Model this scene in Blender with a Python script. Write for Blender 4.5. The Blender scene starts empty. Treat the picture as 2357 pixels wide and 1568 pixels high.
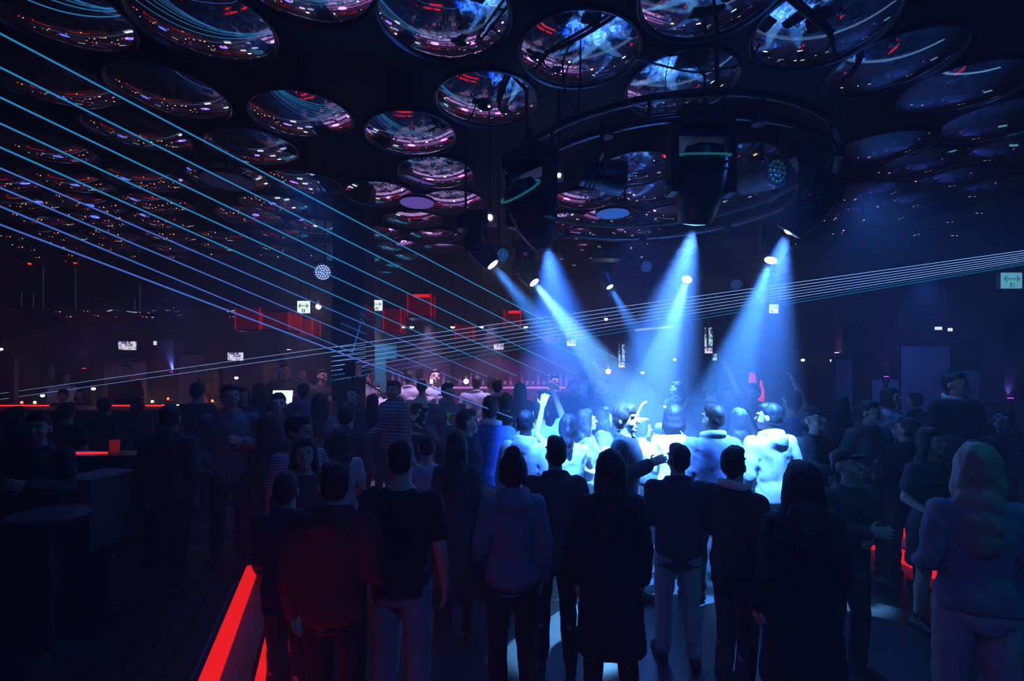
import bpy, bmesh, math, random
import numpy as np
from mathutils import Vector, Matrix, Euler, Quaternion

PI = math.pi
rng = random.Random(11)
scene = bpy.context.scene
COL = scene.collection

# ------------------------------------------------------------------ camera, world, exposure
F, HX, HY, CZ = 1113.0, 1178.5, 862.0, 2.05        # focal length and horizon in pixels of the 2357 x 1568 frame, eye height
cam_d = bpy.data.cameras.new('camera')
cam = bpy.data.objects.new('camera', cam_d)
COL.objects.link(cam)
cam_d.sensor_width = 36.0
cam_d.lens = F / 2357.0 * 36.0
cam_d.shift_y = (HY - 784.0) / 2357.0
cam_d.clip_start, cam_d.clip_end = 0.05, 200
cam.location = (0, 0, CZ)
cam.rotation_euler = (PI / 2, 0, 0)
scene.camera = cam

w = bpy.data.worlds.new('night')
scene.world = w
w.use_nodes = True
w.node_tree.nodes['Background'].inputs[0].default_value = (0.002, 0.003, 0.01, 1)
w.node_tree.nodes['Background'].inputs[1].default_value = 0.2

vs = scene.view_settings
vs.view_transform = 'Standard'
vs.look = 'None'
vs.exposure = 0.0
vs.gamma = 1.0
vs.use_curve_mapping = False
try:
    scene.cycles.max_bounces = 6
    scene.cycles.diffuse_bounces = 2
    scene.cycles.glossy_bounces = 3
    scene.cycles.transmission_bounces = 4
    scene.cycles.volume_bounces = 0
    scene.cycles.sample_clamp_indirect = 4.0
except Exception:
    pass

def P(px, py, d):
    return Vector(((px - HX) / F * d, d, CZ - (py - HY) / F * d))

def spot(name, loc, aim, power, angle, col, blend=0.35, radius=0.04):
    l = bpy.data.lights.new(name, 'SPOT')
    l.energy, l.spot_size, l.spot_blend, l.color = power, math.radians(angle), blend, col
    l.shadow_soft_size = radius
    o = bpy.data.objects.new(name, l)
    COL.objects.link(o)
    o.location = loc
    o.rotation_euler = (Vector(aim) - Vector(loc)).to_track_quat('-Z', 'Y').to_euler()
    return o

def point(name, loc, power, col, radius=0.08):
    l = bpy.data.lights.new(name, 'POINT')
    l.energy, l.color, l.shadow_soft_size = power, col, radius
    o = bpy.data.objects.new(name, l)
    COL.objects.link(o)
    o.location = loc
    return o

# the beams over the dance floor: lens pixel, depth, a second pixel and depth the beam passes through, power, cone, size, colour
HEADS = [
    # px, py, D, aim px, aim py, aim D, power, angle, head scale, colour, label
    (1135, 610, 5.2, 1420, 960, 5.0, 5500, 16, 0.85, (0.06, 0.30, 1.0), 'moving head lamp at the left end of the ring, lens lit, beam down right'),
    (1230, 651, 6.0, 1452, 930, 5.4, 16000, 18, 0.8, (0.15, 0.46, 1.0), 'moving head lamp with the brightest white beam, behind the left of the ring'),
    (1256, 560, 3.55, 1305, 930, 4.5, 6000, 46, 0.95, (0.04, 0.19, 1.0), 'large dark moving head lamp on the near left of the ring, faint blue beam'),
    (1598, 516, 3.45, 1490, 930, 4.5, 11000, 38, 1.05, (0.07, 0.26, 1.0), 'largest moving head lamp with ribbed vents, hanging at the middle of the ring'),
    (1581, 644, 6.2, 1490, 930, 5.2, 13000, 18, 0.8, (0.13, 0.45, 1.0), 'moving head lamp with a white oval lens at the far right of the ring'),
    (1774, 600, 5.4, 1660, 930, 5.0, 10000, 21, 0.85, (0.06, 0.30, 1.0), 'moving head lamp with a wide white lens at the right end of the ring'),
    (1813, 535, 3.75, 1720, 930, 4.5, 7500, 40, 0.95, (0.06, 0.24, 1.0), 'tilted dark moving head lamp on the near right of the ring, beam down left'),
    (1404, 661, 8.2, 1520, 860, 7.6, 5500, 18, 0.75, (0.05, 0.26, 1.0), 'small moving head lamp with a short beam, beyond the ring'),
]
for i, h in enumerate(HEADS):
    a, b = P(*h[0:3]), P(*h[3:6])
    spot('beam_light', a + (b - a).normalized() * 0.02, b, h[6], h[7], h[9], 0.9 if h[7] > 30 else 0.35, 0.055 if h[7] > 30 else 0.04)
# added wash spots that brighten haze and crowd, most without any lamp
spot('added_wash', (3.6, 1.3, 4.2), (2.7, 2.8, 1.5), 60, 45, (0.0, 0.45, 0.55), 0.9, 0.1)
spot('added_wash', (2.2, 7.2, 4.6), (2.2, 7.6, 0.3), 1500, 100, (0.015, 0.11, 1.0), 1.0, 0.4)
spot('added_wash', (0.6, -1.2, 4.5), (0.9, 3.0, 0.9), 150, 85, (0.03, 0.20, 1.0), 1.0, 0.3)
spot('added_wash', P(1790, 395, 3.6), (0.2, 2.6, 0.3), 70, 100, (0.03, 0.2, 1.0), 1.0, 0.2)
spot('added_wash', (-2.2, 5.2, 4.2), (-2.0, 4.6, 0.3), 100, 110, (0.03, 0.19, 1.0), 1.0, 0.2)
spot('added_wash', (4.2, 5.8, 4.2), (4.2, 3.8, 0.3), 190, 110, (0.03, 0.2, 1.0), 1.0, 0.2)
# bar fill: spots moved off the pendants onto guests, plus added points
for px, py, d, pw in ((860, 742, 7.8, 150), (985, 742, 7.7, 200), (1130, 742, 7.6, 170), (1265, 742, 8.0, 110), (700, 742, 8.6, 60)):
    a = P(px, py, d)
    spot('bar_fill', a, a + Vector((0, 0.25, -3)), pw, 62, (0.72, 0.42, 1.0), 0.8, 0.05)
point('bar_fill', (-2.0, 10.1, 2.0), 8, (0.6, 0.3, 1.0), 0.25)
point('bar_fill', (0.2, 10.2, 2.0), 8, (0.9, 0.2, 0.8), 0.25)
point('left_blue_light', (-7.6, 8.6, 2.5), 4, (0.1, 0.15, 1.0), 0.2)  # dim blue points above the left seats, with no lamp object
point('left_blue_light', (-4.6, 9.0, 2.2), 4, (0.25, 0.15, 1.0), 0.2)
# ------------------------------------------------------------------ materials
MATS = {}
def mat(name, col, rough=0.6, metal=0.0, emit=None, strength=0.0, var=0.15, scale=14.0, bump=0.0, nee=True):
    if name in MATS:
        return MATS[name]
    m = bpy.data.materials.new(name)
    m.use_nodes = True
    nt = m.node_tree
    b = nt.nodes['Principled BSDF']
    b.inputs['Roughness'].default_value = rough
    b.inputs['Metallic'].default_value = metal
    tc = nt.nodes.new('ShaderNodeTexCoord')
    no = nt.nodes.new('ShaderNodeTexNoise')
    no.inputs['Scale'].default_value = scale
    no.inputs['Detail'].default_value = 3
    nt.links.new(tc.outputs['Object'], no.inputs['Vector'])
    mx = nt.nodes.new('ShaderNodeMix')
    mx.data_type = 'RGBA'
    mx.inputs[6].default_value = (*[c * (1 - var) for c in col], 1)
    mx.inputs[7].default_value = (*[min(1, c * (1 + var)) for c in col], 1)
    nt.links.new(no.outputs['Fac'], mx.inputs[0])
    nt.links.new(mx.outputs[2], b.inputs['Base Color'])
    if bump:
        bp = nt.nodes.new('ShaderNodeBump')
        bp.inputs['Strength'].default_value = bump
        nt.links.new(no.outputs['Fac'], bp.inputs['Height'])
        nt.links.new(bp.outputs['Normal'], b.inputs['Normal'])
    if emit:
        b.inputs['Emission Color'].default_value = (*emit, 1)
        b.inputs['Emission Strength'].default_value = strength
        if not nee:
            m.cycles.emission_sampling = 'NONE'
    MATS[name] = m
    return m

def stripe_mat(name, c1, c2, scale):
    m = mat(name, c1, 0.85)
    nt = m.node_tree
    b = nt.nodes['Principled BSDF']
    tc = nt.nodes.new('ShaderNodeTexCoord')
    wv = nt.nodes.new('ShaderNodeTexWave')
    wv.bands_direction = 'Z'
    wv.inputs['Scale'].default_value = scale
    wv.inputs['Distortion'].default_value = 0.4
    cr = nt.nodes.new('ShaderNodeValToRGB')
    cr.color_ramp.interpolation = 'CONSTANT'
    cr.color_ramp.elements[0].color = (*c1, 1)
    cr.color_ramp.elements[1].color = (*c2, 1)
    cr.color_ramp.elements[1].position = 0.55
    nt.links.new(tc.outputs['Object'], wv.inputs['Vector'])
    nt.links.new(wv.outputs['Fac'], cr.inputs['Fac'])
    nt.links.new(cr.outputs['Color'], b.inputs['Base Color'])
    return m

def screen_mat(name, ca, cb, strength, scale):
    m = mat(name, (0.02, 0.02, 0.02), 0.3, emit=ca, strength=strength, nee=False)
    nt = m.node_tree
    b = nt.nodes['Principled BSDF']
    tc = nt.nodes.new('ShaderNodeTexCoord')
    no = nt.nodes.new('ShaderNodeTexNoise')
    no.inputs['Scale'].default_value = scale
    no.inputs['Detail'].default_value = 4
    no.inputs['Distortion'].default_value = 1.2
    cr = nt.nodes.new('ShaderNodeValToRGB')
    cr.color_ramp.elements[0].color = (*cb, 1)
    cr.color_ramp.elements[0].position = 0.42
    cr.color_ramp.elements[1].color = (*ca, 1)
    cr.color_ramp.elements[1].position = 0.58
    nt.links.new(tc.outputs['Object'], no.inputs['Vector'])
    nt.links.new(no.outputs['Fac'], cr.inputs['Fac'])
    nt.links.new(cr.outputs['Color'], b.inputs['Emission Color'])
    return m

BLACK = mat('black paint', (0.006, 0.006, 0.008), 0.75)
CEIL = mat('ceiling black', (0.004, 0.004, 0.006), 0.9)
METAL = mat('black metal', (0.06, 0.06, 0.07), 0.4, 0.5)
STEEL = mat('grey steel', (0.12, 0.13, 0.16), 0.3, 0.9)
CHROME = mat('mirror', (0.92, 0.93, 0.96), 0.035, 1.0, var=0.02)
RIM = mat('disc rim', (0.05, 0.055, 0.07), 0.28, 0.9)
GREYWALL = mat('dark wall', (0.03, 0.032, 0.042), 0.8, scale=3)
PANEL = mat('pale grey wall panel', (0.30, 0.31, 0.36), 0.7, scale=2, var=0.08)
FLOORM = mat('dance floor', (0.036, 0.038, 0.045), 0.36, scale=3.0, var=0.4, bump=0.03)
WOODM = mat('dark wood planks', (0.035, 0.026, 0.022), 0.4, scale=9.0, var=0.4, bump=0.05)
RISER = mat('step riser', (0.35, 0.35, 0.36), 0.5)
LEDRED = mat('red light strip', (0.3, 0.01, 0.01), 0.5, emit=(1.0, 0.014, 0.012), strength=0.95)
LENSON = mat('lit lens', (0.9, 0.95, 1.0), 0.1, emit=(0.75, 0.92, 1.0), strength=30.0, nee=False)
GREENLIT = mat('green arrow', (0.0, 0.2, 0.08), 0.6, emit=(0.0, 0.22, 0.09), strength=1.0, nee=False)
SIGNLIT = mat('lit sign face', (0.8, 0.85, 0.85), 0.5, emit=(0.88, 0.97, 1.0), strength=1.3, nee=False)
SIGNDIM = mat('dim sign face', (0.5, 0.6, 0.65), 0.5, emit=(0.16, 0.48, 0.75), strength=0.8, nee=False)
LASL = mat('cyan laser', (0, 0, 0), 1, emit=(0.022, 0.27, 0.62), strength=1.0, nee=False)
LASM = mat('blue laser', (0, 0, 0), 1, emit=(0.06, 0.17, 0.66), strength=1.0, nee=False)
LASR = mat('pale laser', (0, 0, 0), 1, emit=(0.24, 0.46, 1.0), strength=1.5, nee=False)
BARWHITE = mat('lit bar panel', (0.7, 0.6, 0.8), 0.4, emit=(0.7, 0.4, 1.0), strength=0.7)
REDGLASS = mat('red acrylic', (0.25, 0.004, 0.01), 0.2, emit=(0.6, 0.004, 0.016), strength=0.07, nee=False)
REDLAMP = mat('red lamp', (0.3, 0.01, 0.01), 0.4, emit=(1.0, 0.03, 0.02), strength=5.0, nee=False)
YELLAMP = mat('yellow lamp', (0.3, 0.2, 0.05), 0.4, emit=(1.0, 0.6, 0.18), strength=5.0, nee=False)
REDCANDLE = mat('red candle glass', (0.3, 0.01, 0.01), 0.4, emit=(1.0, 0.03, 0.02), strength=35.0, nee=False)
YELCANDLE = mat('yellow candle glass', (0.3, 0.2, 0.05), 0.4, emit=(1.0, 0.6, 0.2), strength=35.0, nee=False)
WHITELAMP = mat('white lamp', (0.5, 0.5, 0.5), 0.4, emit=(0.8, 0.9, 1.0), strength=8.0, nee=False)
PINKLAMP = mat('pink lamp', (0.4, 0.2, 0.3), 0.4, emit=(1.0, 0.5, 0.75), strength=8.0, nee=False)
PURPLAMP = mat('purple lamp', (0.3, 0.1, 0.3), 0.4, emit=(0.6, 0.06, 0.9), strength=3.0, nee=False)
GLASSM = mat('bottle glass', (0.10, 0.05, 0.12), 0.08, 0.0)
DULLDISC = mat('frosted lamp disc', (0.22, 0.24, 0.34), 0.6)
# ------------------------------------------------------------------ mesh helpers
class MB:
    def __init__(s):
        s.v, s.f = [], []
    def loft(s, rings, n=12, cap=True, close=False):
        """rings: (centre, u axis vector, v axis vector)"""
        b0 = len(s.v)
        for c, u, v in rings:
            c, u, v = Vector(c), Vector(u), Vector(v)
            for k in range(n):
                a = 2 * PI * k / n
                s.v.append(c + u * math.cos(a) + v * math.sin(a))
        m = len(rings)
        for i in range(m if close else m - 1):
            j = (i + 1) % m
            for k in range(n):
                k2 = (k + 1) % n
                s.f.append((b0 + i * n + k, b0 + i * n + k2, b0 + j * n + k2, b0 + j * n + k))
        if cap and not close:
            s.f.append(tuple(b0 + k for k in range(n))[::-1])
            s.f.append(tuple(b0 + (m - 1) * n + k for k in range(n)))
        return s
    def zloft(s, levels, n=14):
        """levels: (z, rx, ry, y offset)"""
        return s.loft([((l[4] if len(l) > 4 else 0, l[3], l[0]), (l[1], 0, 0), (0, l[2], 0)) for l in levels], n)
    def capsule(s, p0, r0, p1, r1, n=10, flat=1.0, side=None):
        p0, p1 = Vector(p0), Vector(p1)
        d = p1 - p0
        L = d.length
        d = d / max(L, 1e-6)
        u = Vector(side) if side is not None else (Vector((0, 1, 0)) if abs(d.y) < 0.9 else Vector((1, 0, 0)))
        u = (u - d * u.dot(d)).normalized()
        v = d.cross(u)
        rings = []
        for a in (-80, -50, -25, 0):
            r = math.radians(a)
            rings.append((p0 + d * r0 * math.sin(r), u * r0 * math.cos(r), v * r0 * math.cos(r) * flat))
        for a in (0, 25, 50, 80):
            r = math.radians(a)
            rings.append((p1 + d * r1 * math.sin(r), u * r1 * math.cos(r), v * r1 * math.cos(r) * flat))
        return s.loft(rings, n)
    def ell(s, c, r, rot=None, n=12, m=8):
        c = Vector(c)
        R = rot.to_matrix() if rot is not None else Matrix.Identity(3)
        rings = []
        for i in range(m + 1):
            t = -PI / 2 + PI * i / m
            t = max(-1.48, min(1.48, t))
            rings.append((c + R @ Vector((0, 0, r[2] * math.sin(t))), R @ Vector((r[0] * math.cos(t), 0, 0)), R @ Vector((0, r[1] * math.cos(t), 0))))
        return s.loft(rings, n)
    def box(s, c, size, rot=0.0, R=None):
        c = Vector(c)
        if R is None:
            R = Matrix.Rotation(rot, 3, 'Z')
        b0 = len(s.v)
        for z in (-.5, .5):
            for y in (-.5, .5):
                for x in (-.5, .5):
                    s.v.append(c + R @ Vector((x * size[0], y * size[1], z * size[2])))
        for q in ((0, 2, 3, 1), (4, 5, 7, 6), (0, 1, 5, 4), (2, 6, 7, 3), (0, 4, 6, 2), (1, 3, 7, 5)):
            s.f.append(tuple(b0 + k for k in q))
        return s
    def tube(s, p0, p1, r, n=8):
        p0, p1 = Vector(p0), Vector(p1)
        d = (p1 - p0).normalized()
        u = (Vector((0, 0, 1)) if abs(d.z) < 0.9 else Vector((1, 0, 0)))
        u = (u - d * u.dot(d)).normalized()
        v = d.cross(u)
        return s.loft([(p0, u * r, v * r), (p1, u * r, v * r)], n)
    def path(s, pts, r, n=6):
        pts = [Vector(p) for p in pts]
        rings = []
        for i, p in enumerate(pts):
            d = (pts[min(i + 1, len(pts) - 1)] - pts[max(i - 1, 0)]).normalized()
            u = (Vector((0, 0, 1)) if abs(d.z) < 0.9 else Vector((1, 0, 0)))
            u = (u - d * u.dot(d)).normalized()
            rings.append((p, u * r, d.cross(u) * r))
        return s.loft(rings, n)
    def lathe(s, prof, n=24, M=None):
        """profile (r, z) spun about z, transformed by M"""
        M = M or Matrix.Identity(4)
        R = M.to_3x3()
        return s.loft([(M @ Vector((0, 0, z)), R @ Vector((r, 0, 0)), R @ Vector((0, r, 0))) for r, z in prof], n)
    def poly(s, pts, z0, z1):
        b0 = len(s.v)
        n = len(pts)
        for z in (z0, z1):
            for p in pts:
                s.v.append(Vector((p[0], p[1], z)))
        s.f.append(tuple(b0 + k for k in range(n))[::-1])
        s.f.append(tuple(b0 + n + k for k in range(n)))
        for k in range(n):
            k2 = (k + 1) % n
            s.f.append((b0 + k, b0 + k2, b0 + n + k2, b0 + n + k))
        return s
    def mesh(s, name, smooth=True, fix=True):
        me = bpy.data.meshes.new(name)
        me.from_pydata([tuple(v) for v in s.v], [], s.f)
        if fix:
            bm = bmesh.new()
            bm.from_mesh(me)
            bmesh.ops.recalc_face_normals(bm, faces=bm.faces)
            bm.to_mesh(me)
            bm.free()
        if smooth:
            me.shade_smooth()
            try:
                me.set_sharp_from_angle(angle=math.radians(38))
            except Exception:
                pass
        return me

def tagp(o, label=None, cat=None, group=None, kind=None):
    if label: o['label'] = label
    if cat: o['category'] = cat
    if group: o['group'] = group
    if kind: o['kind'] = kind
    return o

def obj(name, me, m, parent=None, loc=None):
    if isinstance(me, MB):
        me = me.mesh(name)
    o = bpy.data.objects.new(name, me)
    COL.objects.link(o)
    if m is not None:
        if not me.materials:
            me.materials.append(m)
        else:
            o.material_slots[0].link = 'OBJECT'
            o.material_slots[0].material = m
    if parent is not None:
        o.parent = parent
    if loc is not None:
        o.location = loc
    return o

def empty(name, label, cat, loc=(0, 0, 0), rz=0.0, group=None):
    o = bpy.data.objects.new(name, None)
    COL.objects.link(o)
    o.location = loc
    o.rotation_euler = (0, 0, rz)
    o.empty_display_size = 0.1
    return tagp(o, label, cat, group)

def struct(name, mb, m, parent=None):
    o = obj(name, mb, m, parent)
    o['kind'] = 'structure'
    return o

def copy_tree(o, parent=None):
    c = o.copy()
    COL.objects.link(c)
    c.parent = parent
    for ch in list(o.children):
        copy_tree(ch, c)
    return c
# ------------------------------------------------------------------ the room
PF = 0.30                                            # height of the platforms round the sunken dance floor
struct('floor', MB().box((0, 6, -0.06), (34, 26, 0.12)), FLOORM)
struct('ceiling', MB().box((0, 6, 4.98), (34, 26, 0.12)), CEIL)
struct('wall_back', MB().box((0, 15.1, 2.5), (34, 0.2, 5.0)), GREYWALL)
struct('wall_left', MB().box((-14.1, 6, 2.5), (0.2, 26, 5.0)), GREYWALL)
struct('wall_right', MB().box((12.1, 6, 2.5), (0.2, 26, 5.0)), GREYWALL)
struct('wall_front', MB().box((0, -6.1, 2.5), (34, 0.2, 5.0)), GREYWALL)

# platforms: the left one's edge runs forward and to the left, the back one faces the camera, the right one runs along the side
dl = Vector((-0.356, 0.934)).normalized()
nl = Vector((0.934, 0.356)).normalized()
def lp(n, t):
    return (nl.x * n + dl.x * t, nl.y * n + dl.y * t)
T1 = 5.75
TREAD = mat('grey tread', (0.16, 0.16, 0.17), 0.4, var=.25, scale=6)
lowL, upL = -0.45, -0.72
YB1, YB2 = 5.7, 6.0
XR1, XR2 = 4.3, 4.65
def led_step(name, pts_top, z, face, a, b, la=0.0, lb=1.0):
    """a step block with a glowing strip under its nosing, widened to stand in for its red spill; a and b are the ends of the nosing, face points outward"""
    st = struct(name, MB().poly(pts_top, z - 0.15, z - 0.012), RISER)
    a, b, fc = Vector((*a, 0)), Vector((*b, 0)), Vector((*face, 0))
    d = b - a
    R = Matrix((d.normalized(), fc.normalized(), Vector((0, 0, 1)))).transposed()
    tr = obj('tread', MB().poly(pts_top, z - 0.012, z), TREAD, st)
    mid = (a + b) / 2
    obj('nosing', MB().box(mid + fc * 0.012 + Vector((0, 0, z - 0.006)), (d.length, 0.024, 0.012), R=R), METAL, st)
    lm = a + d * (la + lb) / 2
    upv = (Vector((0, 0, .13)) - fc.normalized() * .09).normalized()  # strip widened and sloped to stand in for its red spill
    Rs = Matrix((d.normalized(), upv.cross(d.normalized()), upv)).transposed()
    tagp(obj('light_strip', MB().box(lm + fc * 0.046 + Vector((0, 0, z - 0.080)), (d.length * (lb - la), 0.010, 0.155), R=Rs), LEDRED, st), 'glowing red light strip widened over riser and tread')
    return st
# left
a1, b1 = lp(lowL, -4), lp(lowL, T1 + 0.25)
led_step('trim_1', [a1, b1, lp(-13, T1 + 0.25), lp(-13, -4)], 0.15, nl, a1, b1, .5, 1)
a2, b2 = lp(upL, -4), lp(upL, T1)
led_step('trim_2', [a2, b2, lp(-13, T1), lp(-13, -4)], 0.30, nl, a2, b2, .5, 1)
# back
led_step('trim_3', [(-2.4, YB1), (XR1 + .4, YB1), (XR1 + .4, 15), (-13.9, 15), (-13.9, YB1 + 2.5)], 0.15, (0, -1), (-2.4, YB1), (XR1, YB1), .02, .22)
led_step('trim_4', [(-2.7, YB2), (XR2 + .2, YB2), (XR2 + .2, 15), (-13.9, 15), (-13.9, YB2 + 2.5)], 0.299, (0, -1), (-2.7, YB2), (XR2, YB2), .02, .22)
# right
led_step('trim_5', [(XR1, 2.0), (12, 2.0), (12, 15), (XR1, 15)], 0.149, (-1, 0), (XR1, 2.0), (XR1, YB1), .76, 1)
led_step('trim_6', [(XR2, 2.3), (12, 2.3), (12, 15), (XR2, 15)], 0.298, (-1, 0), (XR2, 2.3), (XR2, YB2), .76, 1)

# boards on the left platform
left_deck = struct('floor_left', MB().poly([lp(-0.74, -2), lp(-0.74, T1 - .05), lp(-4.6, T1 - .05), lp(-4.6, -2)], 0.300, 0.304), BLACK)
for k in range(26):
    n0 = -0.745 - k * 0.145
    mb = MB()
    L = T1 - .1 + 2
    mb.box((nl.x * (n0 - .07) + dl.x * (L / 2 - 2), nl.y * (n0 - .07) + dl.y * (L / 2 - 2), 0.311), (0.138, L, 0.014 + 0.001 * (k % 3)), rot=math.atan2(dl.y, dl.x) - PI / 2)
    obj('plank', mb, WOODM, left_deck)

# dark bulkhead over the left seating, lower ceiling behind it
struct('wall_bulkhead', MB().box((-9.6, 10.6, 4.25), (9.0, 0.25, 1.35)), BLACK)
struct('ceiling_left', MB().box((-9.6, 12.9, 3.70), (9.0, 4.3, 0.1)), CEIL)

# haze fills the whole room
hz = bpy.data.materials.new('haze')
hz.use_nodes = True
nt = hz.node_tree
nt.nodes.remove(nt.nodes['Principled BSDF'])
sc_ = nt.nodes.new('ShaderNodeVolumeScatter')
sc_.inputs['Color'].default_value = (0.85, 0.9, 1.0, 1)
sc_.inputs['Density'].default_value = 0.046
nt.links.new(sc_.outputs[0], nt.nodes['Material Output'].inputs['Volume'])
tagp(obj('haze', MB().box((0, 6, 2.5), (33.6, 25.6, 5.4)), hz), 'thin blue stage haze filling the whole club room', 'haze', kind='stuff')

# mirrored pillar that the far laser fan ends on
pl = empty('mirrored_pillar', 'mirror clad square pillar standing left of the bar, laser lines across it', 'pillar', (-2.32, 7.1, PF))
obj('core', MB().box((0, 0, 2.3), (0.46, 0.46, 4.6)), BLACK, pl)
for dx, dy, sx, sy in ((0, -.235, .46, .01), (0, .235, .46, .01), (-.235, 0, .01, .46), (.235, 0, .01, .46)):
    for z0, z1 in ((0.02, 0.9), (0.91, 1.8), (1.81, 2.75)):
        obj('mirror_panel', MB().box((dx, dy, (z0 + z1) / 2), (sx, sy, z1 - z0)), CHROME, pl)

# pale panels and posts on the side and back walls
def wall_panel(px0, px1, py0, py1, d, label, m=PANEL, cat='wall panel', th=0.08):
    a, b = P(px0, py0, d), P(px1, py1, d)
    t = empty('wall_panel', label, cat, ((a.x + b.x) / 2, d, b.z), group='pale wall panels')
    wd, h = b.x - a.x, a.z - b.z
    obj('board', MB().box((0, 0, h / 2), (wd - .04, th, h - .04)), m, t)
    for sx in (-1, 1):
        obj('frame_bar', MB().box((sx * (wd / 2 - .01), 0, h / 2), (.02, th + .02, h)), STEEL, t)
    for z in (h - .01, .01):
        obj('frame_bar', MB().box((0, 0, z), (wd - .04, th + .02, .02)), STEEL, t)
    return t
def post(px0, px1, py0, py1, d, label, m=PANEL):
    a, b = P(px0, py0, d), P(px1, py1, d)
    t = empty('post', label, 'post', ((a.x + b.x) / 2, d, b.z))
    wd, h = b.x - a.x, a.z - b.z
    obj('shaft', MB().box((0, 0, h / 2), (wd, wd, h)), m, t)
    obj('cap', MB().box((0, 0, h + .015), (wd + .03, wd + .03, .03)), STEEL, t)
    return t
wall_panel(2066, 2184, 794, 1010, 8.2, 'tall pale panel, the largest on the wall to the right of the crowd')
wall_panel(2000, 2066, 870, 1010, 8.2, 'low square pale panel with a purple uplight behind its top edge')
wall_panel(2186, 2290, 850, 1010, 8.0, 'wide pale panel behind the tall person in the black jacket')
wall_panel(1917, 1960, 825, 1000, 9.2, 'narrow upright pale panel with a pink light on its top corner')
wall_panel(412, 474, 815, 930, 12.0, 'pale square panel beside the gold quilted one on the left wall')
wall_panel(240, 342, 832, 950, 11.0, 'dim wide panel behind the standing person in black')
wall_panel(172, 216, 845, 950, 10.9, 'narrow dark panel carrying the red uplight above the red ledge', GREYWALL)
wall_panel(654, 676, 804, 880, 11.5, 'slim lilac panel above the person with the laptop')
wall_panel(778, 832, 763, 930, 12.6, 'bright cyan lit panel seen beside the mirrored pillar', mat('cyan lit panel', (0.06, 0.35, 0.5), 0.5))  # cyan light on both back panels is put into their colour
wall_panel(833, 915, 792, 905, 12.8, 'wide cyan blue lit panel behind the bar guests', mat('cyan lit panel', (0.06, 0.35, 0.5), 0.5))
GOLD = mat('gold quilted leather', (0.42, 0.36, 0.07), 0.45)
def quilted(px0, px1, py0, py1, d, label):
    t = wall_panel(px0, px1, py0, py1, d, label, GOLD, 'quilted panel')
    t['group'] = 'gold quilted panels'
    a, b = P(px0, py0, d), P(px1, py1, d)
    wd, h = b.x - a.x, a.z - b.z
    nx, nz = max(2, round(wd / .2)), max(2, round(h / .2))
    for i in range(nx):
        for k in range(nz):
            obj('cushion', MB().ell(((i + .5) / nx * wd - wd / 2, -.05, (k + .5) / nz * h), (wd / nx * .5, .06, h / nz * .5), n=8, m=5), GOLD, t)
quilted(474, 508, 836, 915, 11.8, 'gold quilted panel to the right of the pale square panel')
quilted(606, 642, 832, 885, 11.4, 'gold quilted panel behind the person with the laptop')
quilted(905, 945, 832, 880, 12.5, 'gold quilted panel over the heads of the bar guests in white shirts')
quilted(965, 1000, 812, 850, 12.5, 'small gold quilted panel by the blue laser reflections over the bar')
post(27, 38, 828, 930, 9.0, 'slim pale post nearest to the left edge, above the red ledge')
post(112, 121, 842, 870, 9.6, 'short pale post right of the slim post on the left')
post(375, 412, 785, 862, 12.5, 'dim blue post lit from below beside the pale square panel')
post(2283, 2340, 735, 925, 7.6, 'broad dark post with a blue purple uplight at the right edge', GREYWALL)
post(1560, 1575, 720, 1031, 11.5, 'thin dark post in the blue haze behind the dancers', BLACK)
post(1932, 1955, 752, 825, 9.2, 'dim upper post over the narrow upright pale panel', GREYWALL)

def uplight(px, py, d, col, power, m, label, aim=(0, .12, 1)):
    a = P(px, py, d)
    t = empty('uplight', label, 'uplight', a, group='uplights on the walls')
    obj('body', MB().lathe([(.03, -.10), (.045, -.09), (.045, 0), (.038, .005)], 14), METAL, t)
    obj('lens', MB().lathe([(.036, .004), (.034, .012), (.01, .014)], 14), m, t)
    spot('uplight_lamp', a + Vector((0, 0, .03)), a + Vector(aim), power, 55, col, 0.8, 0.02)
uplight(2040, 868, 8.11, (0.6, 0.08, 1.0), 16, PURPLAMP, 'purple uplight on the low square panel at the right')
uplight(1926, 813, 9.2, (0.8, 0.15, 0.8), 6, PINKLAMP, 'pink uplight on top of the narrow upright panel at the right')
uplight(2326, 918, 7.37, (0.25, 0.15, 1.0), 18, PURPLAMP, 'blue purple uplight at the foot of the broad dark post')
uplight(395, 858, 12.255, (0.15, 0.2, 1.0), 40, PURPLAMP, 'blue uplight at the foot of the dim blue post on the left')
uplight(193, 849, 10.81, (1.0, 0.05, 0.08), 12, REDLAMP, 'red uplight on the dark wall above the red ledge')
uplight(664, 806, 11.41, (0.08, 0.5, 0.8), 30, WHITELAMP, 'cyan uplight above the slim lilac panel')
spot('panel_wash', P(2130, 640, 6.5), P(2130, 930, 8.2), 110, 75, (0.07, 0.15, 1.0), 1.0, 0.1)
spot('panel_wash', P(420, 640, 9.5), P(330, 900, 11.5), 40, 80, (0.12, 0.14, 1.0), 1.0, 0.1)
spot('panel_wash', P(850, 660, 11.0), P(850, 850, 12.6), 260, 60, (0.12, 0.6, 1.0), 1.0, 0.1)  # added spot without a lamp, lights the cyan panels

# rails along the right wall
for k, (p, q, lab) in enumerate((((1929, 820, 9.6), (2280, 775, 7.9), 'thin handrail rising along the dark wall at the right'),)):
    t = empty('handrail', lab, 'rail', P(*p))
    o = P(*p)
    obj('rail', MB().tube(P(*p) - o, P(*q) - o, .025), STEEL, t)
    for s in (0.05, 0.5, 0.95):
        c = P(*p).lerp(P(*q), s) - o
        obj('bracket', MB().tube(c, c + Vector((0, 0, -.9)), .018), STEEL, t)

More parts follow.
